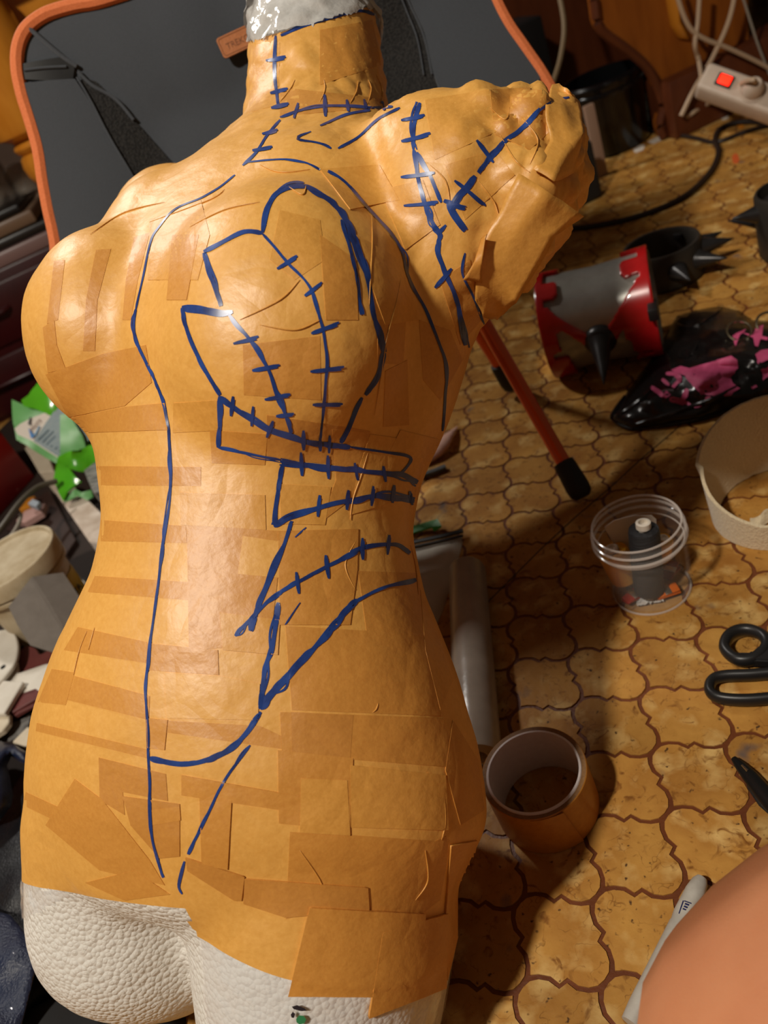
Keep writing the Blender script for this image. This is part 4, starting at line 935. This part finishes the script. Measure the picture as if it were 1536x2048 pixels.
cord([vpl(1478,-30,dp-FH*.065), vpl(1500,40,dp-FH*.065), vpl(1518,95,dp-FH*.065), vpl(1540,150,dp-FH*.065)], .0025, M_CORDG, 'thin grey cord hanging at the right edge above the power strip')
cord([at(1112,-40,1.75), at(1128,45,1.75), at(1122,110,1.75), at(1106,165,1.74), at(1090,210,1.72)], .0055, mat('beige_cord', (120,100,72), .6), 'beige cord hanging beside the orange chair piping')
cord([onf(x, y, .006) for x, y in ((1040,440),(1120,456),(1200,450),(1290,428),(1370,392),(1420,345),(1437,305),(1430,278),(1446,254),(1500,243),(1560,256),(1640,300))], .0055, M_CORDD, 'black cable curving over the floor from the desk toward the chair')
cord([onf(x, y, .005) for x, y in ((1300,262),(1340,268),(1390,276),(1432,284),(1490,264),(1560,246),(1640,240))], .0045, M_CORDD, 'thin black cable lying along the foot of the desk plinth')
M_GLOSSB = mat('glossy_black', (12,12,13), .18, spec=.6)
cb = onf(1228, 292, FT); can = thing('bin', cb, 'glossy black round bin in the dark under the desk', 'bin'); R = px2m(cb, 78); hc = height_for(cb, 150)
b = new(); lathe(b, cb, [(R*.86,0),(R*.92,.006),(R,hc*.80),(R*1.03,hc*.82),(R*1.03,hc*.86),(R*.99,hc*.88),(R*1.02,hc*.93),(R*1.02,hc*.97),(R*.97,hc),(R*.90,hc),(R*.86,.01),(0,.01)], n=56, cap=False); mk('bin_body', b, M_GLOSSB, can)
lp = onf(1298, 262, FT); M_PRINT = mat('striped_label', (150,146,134), .6, (40,38,34), 30, stretch=(.02,.02,1.6), sharp=.05)
b = new(); box(b, Vector((lp.x+.035, lp.y+.03, .075)), (.07,.09,.15), UH, Z, .004); mk('carton', b, M_PRINT, label='small carton with black and white stripes between bin and desk', cat='carton')
kb = onf(1085, 330, FT)+FH*.12; b = new(); box(b, Vector((kb.x, kb.y, .15)), (.20,.14,.296), UH, Z, .006); mk('black_box', b, M_BLACK, label='large matt black box under the desk behind the arm stump', cat='box')
sp0 = onf(1205, 352, FT); b = new(); box(b, Vector((sp0.x, sp0.y, .075)), (.022,.012,.148), UH, Z, .001); mk('batten', b, mat('pale_batten', (150,120,100), .6), label='pale upright batten just right of the arm stump', cat='batten')
sb2 = onf(1165, 405, FT); b = new(); box(b, Vector((sb2.x, sb2.y, .06)), (.075,.05,.118), UH, Z, .01, 3); mk('speaker', b, M_RUBBER, label='small black speaker box standing behind the arm stump', cat='speaker')
kb2 = vpl(1535, 100, dp+FH*.16); b = new(); box(b, Vector((kb2.x+.02, kb2.y, .24)), (.09,.12,.47), UH, Z, .02, 3); mk('black_bag', b, M_VINYL, label='upright black bag at the right edge behind the power strip', cat='bag')
for x, y, col, lb in ((1472,318,(206,92,40),'orange paint blot on the floor by the black cable'),(1482,253,(200,120,20),'small orange scrap beside the desk plinth')):
    P = [(x+rnd.uniform(.6,1)*9*math.cos(a), y+rnd.uniform(.6,1)*(14 if y > 300 else 6)*math.sin(a)) for a in (2*math.pi*k/9 for k in range(9))]
    b = new(); plate(b, [onf(p, q, FT) for p, q in P], .0006); mk('scrap', b, mat('orange_scrap', col, .6), label=lb, cat='scrap', smooth=False)
for x, y, w_, h_, lb in ((1322,276,26,6,'pale paper scrap under the front edge of the desk'),(1278,298,12,6,'small grey paper scrap in front of the bin'),(1450,236,8,4,'tiny white scrap lying on the floor beside the desk plinth')):
    b = new(); plate(b, [onf(x+dx*w_, y+dy*h_-dx*w_*.45, FT) for dx, dy in ((-1,-.6),(.2,-1),(1,-.3),(.7,1),(-.6,.8))], .0007); mk('scrap', b, M_CARD, label=lb, cat='scrap', smooth=False)
# ---------- wooden table at the left ----------
ta = at(78, 275, 1.45); table = thing('wooden_table', Vector((ta.x, ta.y, FT)), 'honey coloured wooden table with a turned leg behind the chair', 'table')
def zat(y):                                   # height on the leg axis seen at photo row y
    lo, hi = 0, 1.6
    for _ in range(40):
        m = (lo+hi)/2
        if proj(Vector((ta.x, ta.y, m)))[1] > y: lo = m
        else: hi = m
    return lo
tb = Vector((ta.x, ta.y, 0)); pr = [(0,FT),(.018,FT),(.022,.03),(.03,.10)]
pr += [(r, zat(y)) for y, r in ((520,.026),(430,.034),(385,.040),(372,.047),(364,.050),(355,.048),(350,.041),(346,.047),(330,.053),(312,.054),(298,.050),(292,.044),(288,.049),(280,.052),(274,.050),(268,.046),(262,.052),(255,.066),(246,.069),(200,.070),(120,.070),(60,.069),(30,.066))]
b = new(); lathe(b, tb, pr, n=40); mk('leg', b, M_WOODL, table)
zt = zat(95); c0 = Vector((ta.x, ta.y, 0))
b = new(); c = at(-40, 112, 1.40); box(b, c+Z*.045+FH*.02-UH*.05, (.8,.05,.085), UH, Z, .004); mk('apron', b, M_WOODL, table)
b = new(); box(b, c+Z*.110+FH*.16-UH*.02, (1.0,.50,.036), UH, Z, .008, 3); mk('tabletop', b, mat('brown_tabletop', (150,92,46), .35, (128,74,34), 5, stretch=(1.2,6,6), coat=.2), table)
# ---------- clutter on the floor at the left ----------
M_MAROON = mat('maroon_box', (60,10,12), .35, (46,8,10), 12); M_REDP = mat('red_plastic', (150,14,18), .4, (132,10,14), 12)
def standbox(name, cpx, w_, d_, h_, m, label, cat, ux=UH, bev=.006, z0=FT, dx=0, dy=0):
    g = onf(*cpx, 0); t = thing(name, Vector((g.x, g.y, z0)), label, cat); ux = Vector(ux).normalized(); uy = Z.cross(ux)
    b = new(); box(b, Vector((g.x, g.y, z0+h_/2))+ux*dx+uy*dy, (w_, d_, h_), ux, Z, bev); mk('box_body', b, m, t); return t, Vector((g.x, g.y, z0))+ux*dx+uy*dy, ux, uy
t, c, ux, uy = standbox('storage_cabinet', (150,760), .62, .34, .305, M_MAROON, 'dark maroon storage cabinet in the shadow left of the chair', 'cabinet', dx=-.10, dy=.10)
for k in range(2): b = new(); box(b, c-uy*.172+Z*(.075+.145*k), (.56,.012,.125), ux, Z, .004); d_ = mk('drawer', b, M_MAROON, t); b = new(); tube(b, [c-uy*.182+ux*x+Z*(.085+.145*k)-uy*(.014 if abs(x) < .08 else 0) for x in (-.09,-.075,0,.075,.09)], .005, 8); mk('handle', b, M_MAROON, d_)
for k, (col, zz, hh, lb, off) in enumerate((((122,96,92),.305,.030,'greyish pink lid lying on the maroon cabinet',-.02),((28,24,22),.336,.020,'black tray on the greyish pink lid',-.01),((112,88,68),.357,.028,'tan tray stacked between two black trays',0),((18,17,17),.386,.018,'topmost black tray of the stack on the maroon cabinet',.01))):
    b = new(); box(b, Vector((c.x, c.y, FT+zz+hh/2))+uy*(off-.02)-ux*.02*k, (.56,.26,hh), ux, Z, .006); mk('tray', b, mat('tray_plastic', col, .35, spec=.6), label=lb, cat='tray')
M_GLASS = mat('clear_bag', (170,160,146), .10, (110,100,90), 25, alpha=.55, spec=1.0, bump=1, bscale=30)
for i, (px_, rr, hh, lb) in enumerate((((-14,392),.050,.11,'crumpled clear plastic bag on the tray stack at the left edge'),((56,370),.032,.06,'small clear tub beside the crumpled bag on the trays'))):
    zz = .4045+FT; g = onf(px_[0], px_[1]+20, zz) if False else vpl(px_[0], px_[1], c+uy*0.0, uy); g = Vector((g.x, g.y, zz))
    b = new(); lathe(b, g, [(0,.0),(rr*.9,.0),(rr,hh*.2),(rr*.95,hh*.7),(rr*.6,hh*.95),(rr*.2,hh),(0,hh)], n=32)
    for v in b.verts: v.co += (v.co-g-Z*hh*.5)*abs(noise.noise(v.co*40))*.5*min(1, (v.co.z-zz)*60)
    mk('plastic_bag' if i == 0 else 'plastic_tub', b, M_GLASS, label=lb, cat='bag' if i == 0 else 'tub', ang=25)
rdir = (onf(0,1040)-onf(78,952)); rdir.z = 0; rdir.normalize(); rp = rdir.cross(Z)
if rp.dot(FH) < 0: rp = -rp
g = onf(80, 952, FT); rb = thing('red_box', g, 'bright red plastic box on the floor at the left edge', 'box'); b = new(); rc = g+rdir*.24+rp*.14
box(b, rc+Z*.06, (.48,.26,.118), rdir, Z, .006); rbo = mk('box_body', b, M_REDP, rb); b = new(); box(b, rc+Z*.129, (.49,.27,.020), rdir, Z, .005); mk('lid', b, M_REDP, rb)
B_R = bvh_of(rbo); t = decal(B_R, [(26,986),(78,950),(92,972),(40,1006)], .0006, 10)
if t: mk('sticker', t, M_CARD, rb); 
t = decal(B_R, [(34,984),(72,958),(75,963),(38,990)], .0009, 10, skirt=False)
if t: mk('print', t, mat('grey_print', (90,80,78), .6), rb)
# white boxes
M_WHITEB = mat('white_card_box', (206,194,172), .6, (190,176,152), 40); M_PALE = mat('marbled_board', (214,200,186), .5, (176,156,138), 22, sharp=.15)
def lying(name, P, z0, th, m, label, cat, grp=None, smooth=False, bev=.0012):
    b = new(); plate(b, [onf(x, y, z0) for x, y in P], th)
    if bev: bmesh.ops.bevel(b, geom=b.edges[:], offset=bev, segments=1, affect='EDGES')
    return mk(name, b, m, label=label, cat=cat, group=grp, smooth=smooth)
lying('shade_sheet', [(-140,1010),(-20,880),(60,800),(200,760),(420,800),(420,1380),(300,1560),(-40,1600),(-140,1500)], FT, .0012, mat('shade_brown', (44,30,22), .8, (34,22,16), 14), 'dark brown sheet added as painted shade under the clutter left of the mannequin', 'shade sheet', bev=0)  # added dark sheet, paints the shade in the gaps between the clutter
lying('board_box', [(112,985),(160,992),(260,1090),(260,1180),(212,1130)], FT, .030, M_PALE, 'marbled pale flat box on the floor behind the mannequin waist', 'box')
lying('foam_bar', [(62,912),(86,900),(128,955),(140,985),(110,988),(88,950)], FT, .05, M_WHITEB, 'cream foam bar on the floor under the green package', 'foam bar')
lying('magazine', [(170,935),(260,955),(260,1010),(200,1005)], .052, .02, mat('dark_print', (60,58,58), .5, (150,146,140), 40, stretch=(1,14,1), sharp=.1), 'dark printed booklet beneath the green package', 'booklet')
# green package
gp = thing('wrapped_package', onf(120,1010,FT), 'package in shiny green plastic with a white and blue card', 'package'); M_GRN = mat('green_film', (92,178,34), .2, (70,156,24), 8, spec=.8, coat=.4); M_GRN2 = mat('green_inside', (112,176,104), .4, (96,160,92), 10)
def sheet(P, m, name, d0, amp, th=.004, step=16, par=None, sh=.7):
    t = cut_poly(P, step); cx = sum(p[0] for p in P)/len(P); cy = sum(p[1] for p in P)/len(P)
    for v in t.verts:
        x, y = v.co.x, v.co.y; q = Vector((x*.02, y*.02, d0*9)); v.co = at(x, y, d0+amp*noise.noise(q)+amp*.5*noise.noise(q*2.5)-sh*amp*math.cos((x-cx)*.03)*math.cos((y-cy)*.03))
    for f in t.faces: f.normal_update()
    solid(t, th); return mk(name, t, m, par, ang=50)
sheet([(48,800),(62,790),(95,752),(140,780),(175,800),(180,830),(120,835),(85,822),(52,812)], M_GRN, 'film_fold', 1.37, .02, .006, par=gp)
sheet([(28,800),(52,812),(85,820),(130,835),(180,840),(180,930),(120,930),(36,880),(30,850)], M_GRN2, 'film_back', 1.385, .01, .006, par=gp)
cdo = sheet([(31,858),(42,848),(66,836),(98,824),(112,812),(118,810),(180,800),(178,860),(150,920),(122,918),(66,882),(38,870)], M_CARD, 'card_insert', 1.355, .003, .004, 30, par=gp)
sheet([(112,818),(180,800),(180,880),(122,916),(68,882)], mat('blue_print', (120,140,150), .6, (150,160,160), 60, stretch=(1,1,9)), 'print_panel', 1.350, .003, .002, 30, par=gp)
M_TXT = mat('slate_print', (70,92,104), .6)
for k in range(7):
    x0, y0 = 78+9*k, 888-0*k; q0 = (76+8.5*k, 880+4.6*k); ln = 30+2*k; q1 = (q0[0]+ln*.72, q0[1]-ln*.69)
    sheet([(q0[0]-1.2,q0[1]-1.2),(q1[0]-1.2,q1[1]-1.2),(q1[0]+1.2,q1[1]+1.2),(q0[0]+1.2,q0[1]+1.2)], M_TXT, 'text_line', 1.3468, 0, .0006, 60, par=gp)
sheet([(57,856),(68,870),(66,876),(62,876)], mat('blue_logo', (20,110,180), .5), 'logo', 1.3470, 0, .001, 30, par=gp); sheet([(66,874),(78,852),(80,853),(70,872)], mat('blue_logo_b', (90,150,190), .5), 'logo', 1.3470, 0, .001, 30, par=gp); sheet([(56,848),(60,834),(62,834),(60,851)], M_BLACK, 'hang_hole', 1.3470, 0, .001, 30, par=gp)
mk('lettering', text_bm('MOTT', .0085, at(64,862,1.3465), d2w((.72,-.69,0)), d2w((-.69,-.72,0)), .0002), M_DEBOSS, gp, smooth=False)
sheet([(122,830),(140,828),(165,870),(180,920),(122,918)], M_GRN2, 'film_back', 1.342, .006, .004, par=gp)
sheet([(122,912),(150,900),(190,890),(200,940),(170,942),(140,936),(112,960),(116,930)], M_GRN, 'film_fold', 1.33, .02, .006, par=gp)
sheet([(112,960),(122,918),(140,934),(162,965),(150,975),(138,984),(130,1000),(122,985)], M_GRN, 'film_fold', 1.325, .014, .006, par=gp)
sheet([(132,994),(150,978),(165,985),(182,980),(186,994),(176,1002),(155,992),(134,1004)], M_GRN2, 'film_fold', 1.33, .012, .004, par=gp)
# bucket
M_TUB = mat('dirty_white_tub', (200,186,158), .5, (158,138,104), 22, sharp=.2); M_YLAB = mat('yellow_label', (196,168,20), .55)
bb_ = onf(112, 1236, FT); hb_ = height_for(bb_, 1118); R = px2m(bb_, 98); bk_ = thing('tub', bb_, 'dirty white tub with a lid and yellow label on the floor at the left', 'tub')
b = new(); lathe(b, bb_, [(R*.80,0),(R*.82,.004),(R*.90,hb_*.86),(R*.80,hb_*.87),(0,hb_*.87)], n=56); tb_ = mk('tub_body', b, M_TUB, bk_)
b = new(); lathe(b, bb_, [(R*.91,hb_*.70),(R*.97,hb_*.72),(R*.97,hb_*.76),(R*.93,hb_*.78),(R*.99,hb_*.80),(R,hb_*.97),(R*.98,hb_),(R*.92,hb_),(R*.90,hb_*.96),(0,hb_*.955)], n=56, cap=False); mk('lid', b, M_TUB, bk_, label='stained round lid')
b = new(); aa0 = math.atan2((CAM-bb_).y, (CAM-bb_).x); grid(b, lambda u, v: bb_+Vector((math.cos(aa0+.1+1.2*u), math.sin(aa0+.1+1.2*u), 0))*(R*(.82+.08*(.12+.42*v)/.86)+.0008)+Z*hb_*(.12+.42*v), 16, 4); solid(b, .0004); mk('label', b, M_YLAB, bk_, label='yellow paper label')
ta_ = aa0+.75; tu = Vector((-math.sin(ta_), math.cos(ta_), 0)); mk('lettering', text_bm('MITA', .014, bb_+Vector((math.cos(ta_), math.sin(ta_), 0))*(R*.862+.0014)+Z*hb_*.28-tu*.018, tu, Z, .0003), M_BLACK, bk_, smooth=False)
# grey foam block, lid, cut pieces
M_GFOAM = mat('grey_foam', (112,104,96), .85, (100,92,84), 60, bump=.3, bscale=900); M_EVA = mat('white_eva', (216,210,198), .7, (202,194,180), 40); M_BURG = mat('burgundy_eva', (106,50,46), .6, (92,42,40), 60)
b = new(); plate(b, [at(x, y, .95+.0004*(1300-y)) for x, y in ((62,1152),(14,1214),(33,1252),(58,1292),(108,1308),(128,1262),(96,1205))], .040, d2w((.80,-.10,.59))); bmesh.ops.bevel(b, geom=b.edges[:], offset=.0015, segments=1, affect='EDGES'); mk('foam_block', b, M_GFOAM, label='grey angular foam block leaning against the white tub', cat='foam block', smooth=False)
lc = onf(138, 1206, FT); b = new(); lathe(b, lc, [(.036,0),(.036,.012),(.034,.014),(.031,.0142),(.030,.0125),(0,.0125)], n=40); t = mk('plastic_disc', b, M_EVA, label='pale round plastic disc with a dark rim behind the grey foam block', cat='disc'); b = new(); tube(b, [lc+Vector((math.cos(a), math.sin(a), 0))*.0365+Z*.0135 for a in (2*math.pi*k/40 for k in range(40))], .0018, 6, closed=True); mk('rim', b, M_RUBBER, t)
G = 'cut foam pieces on the floor at the left'
lying('foam_piece', rnd_poly([(-30,1285),(-5,1270),(20,1264),(35,1275),(41,1300),(36,1328),(22,1350),(8,1366),(-30,1400)], 3), .026, .006, M_EVA, 'tongue shaped white foam piece with a small hole on top of the pile', 'foam piece', G)
b = new(); lathe(b, onf(6,1334,.0325), [(0,0),(.0035,0),(.0035,.0004),(0,.0004)], n=16); mk('punch_hole', b, M_BLACK, bpy.data.objects['foam_piece'])
lying('foam_piece', [(12,1366),(38,1326),(42,1352),(95,1334),(115,1330),(105,1385),(81,1390),(42,1402),(54,1376)], .014, .006, M_EVA, 'white foam piece with a notched edge between the burgundy pieces', 'foam piece', G)
lying('foam_piece', [(-20,1366),(53,1370),(15,1434),(-20,1436)], .022, .007, M_EVA, 'white foam piece with a sharp corner below the tongue shaped one', 'foam piece', G)
lying('foam_piece', [(-20,1432),(26,1433),(26,1452),(14,1468),(-20,1490)], .014, .008, M_WHITEB, 'yellowed rounded foam piece at the bottom of the pile', 'foam piece', G)
lying('foam_piece', rnd_poly([(40,1324),(50,1306),(62,1299),(78,1304),(88,1316),(110,1306),(112,1330),(95,1338),(42,1352)], 3), .006, .008, M_BURG, 'burgundy foam piece with a rounded lobe under the white pieces', 'foam piece', G)
t = lying('foam_piece', [(38,1404),(84,1388),(100,1400),(75,1414),(34,1438),(27,1427)], .008, .012, M_BURG, 'ridged burgundy foam strip in front of the white pieces', 'foam piece', G)
for k in range(3): b = new(); tube(b, [onf(30+2*k, 1431-3*k, .020), onf(76+3*k, 1408-3*k, .020)], .0008, 5); mk('ridge', b, M_BURG, t)
lying('cloth_scrap', [(24,1450),(66,1434),(56,1470),(18,1486)], FT, .004, mat('grey_fleece', (120,116,110), .95, (90,88,86), 120, bump=.6, bscale=300), 'grey fleece scrap beside the burgundy strip', 'cloth')
lying('wood_offcut', [(30,1490),(62,1458),(80,1480),(56,1500)], .006, .006, M_WHITEB, 'tan offcut between the grey fleece and navy leather', 'offcut')
lying('wood_offcut', [(16,1262),(30,1258),(44,1290),(38,1300)], .010, .008, mat('tan_wood', (170,120,70), .6), 'thin tan wooden offcut behind the tongue shaped foam piece', 'offcut')
lying('wood_offcut', [(-10,1205),(10,1190),(20,1250),(-10,1250)], FT, .012, mat('grey_tan_wood', (130,108,84), .6), 'grey brown offcut left of the grey foam block', 'offcut')
lying('eraser', [(40,1052),(58,1032),(98,1016),(92,1034),(56,1056)], .02, .012, mat('pink_eraser', (176,138,130), .7), 'pink flat eraser bar beside the red box', 'eraser')
lying('dark_tray', [(20,1068),(60,1020),(105,990),(160,1090),(140,1120),(60,1090)], FT, .012, mat('brown_tray', (48,30,24), .6), 'dark brown tray under the eraser and cable', 'tray')
lying('paint_tube', [(62,1016),(72,1006),(86,1012),(78,1022)], .04, .01, mat('pale_blue', (150,160,170), .5), 'pale blue and orange packet beside the eraser', 'packet')
lying('wood_offcut', [(44,1028),(62,1004),(76,1000),(66,1020)], .02, .01, M_WOODL, 'honey coloured offcut under the pale blue packet', 'offcut')
cord([at(x, y, d) for x, y, d in ((-20,1085,1.18),(8,1048,1.20),(40,1005,1.24),(75,975,1.28),(114,962,1.30))], .0045, mat('olive_cord', (74,66,52), .5), 'dark olive cable arching over the clutter under the green package')
cord([at(x, y, d) for x, y, d in ((-20,1098,1.16),(18,1075,1.17),(36,1050,1.2),(42,1030,1.24))], .003, M_CORDG, 'thin grey cable behind the tub lid')
# leather
M_NAVYL = mat('navy_leather', (30,40,66), .32, (22,30,52), 30, bump=.5, bscale=500, spec=.6, coat=.1); M_BLKL = mat('black_leather', (18,18,22), .42, bump=.5, bscale=450, spec=.5)
b = mound([(-60,1490),(0,1482),(30,1490),(56,1506),(60,1530),(40,1524),(22,1512),(14,1530),(20,1560),(26,1590),(22,1612),(0,1640),(-60,1660)], .03, 20, 10, .008, 30, .03); mk('leather_piece', b, M_NAVYL, label='navy blue leather offcut with a curved edge left of the hip', cat='leather', ang=180)
b = mound([(-80,1600),(10,1600),(60,1520),(120,1600),(140,1750),(160,1900),(120,1990),(60,2020),(30,2090),(-80,2120)], .022, 40, 16, .010, 22); mk('leather_piece', b, M_BLKL, label='large black leather hide spread at the left below the navy piece', cat='leather', ang=180)
b = mound([(-80,1800),(20,1830),(80,1900),(60,1980),(30,2100),(-80,2140)], .010, 30, 14, .010, 26, .034); mk('leather_piece', b, M_NAVYL, label='navy leather flap with a shiny fold beside the bare foam thigh', cat='leather', ang=180)
b = mound([(40,2030),(110,1990),(230,1985),(360,1990),(372,2040),(360,2100),(250,2190),(40,2190)], .03, 40, 14, .006, 30); mk('cloth_bundle', b, mat('black_cloth', (20,19,19), .9), label='black cloth bundle under the shorter foam thigh', cat='cloth', ang=180)
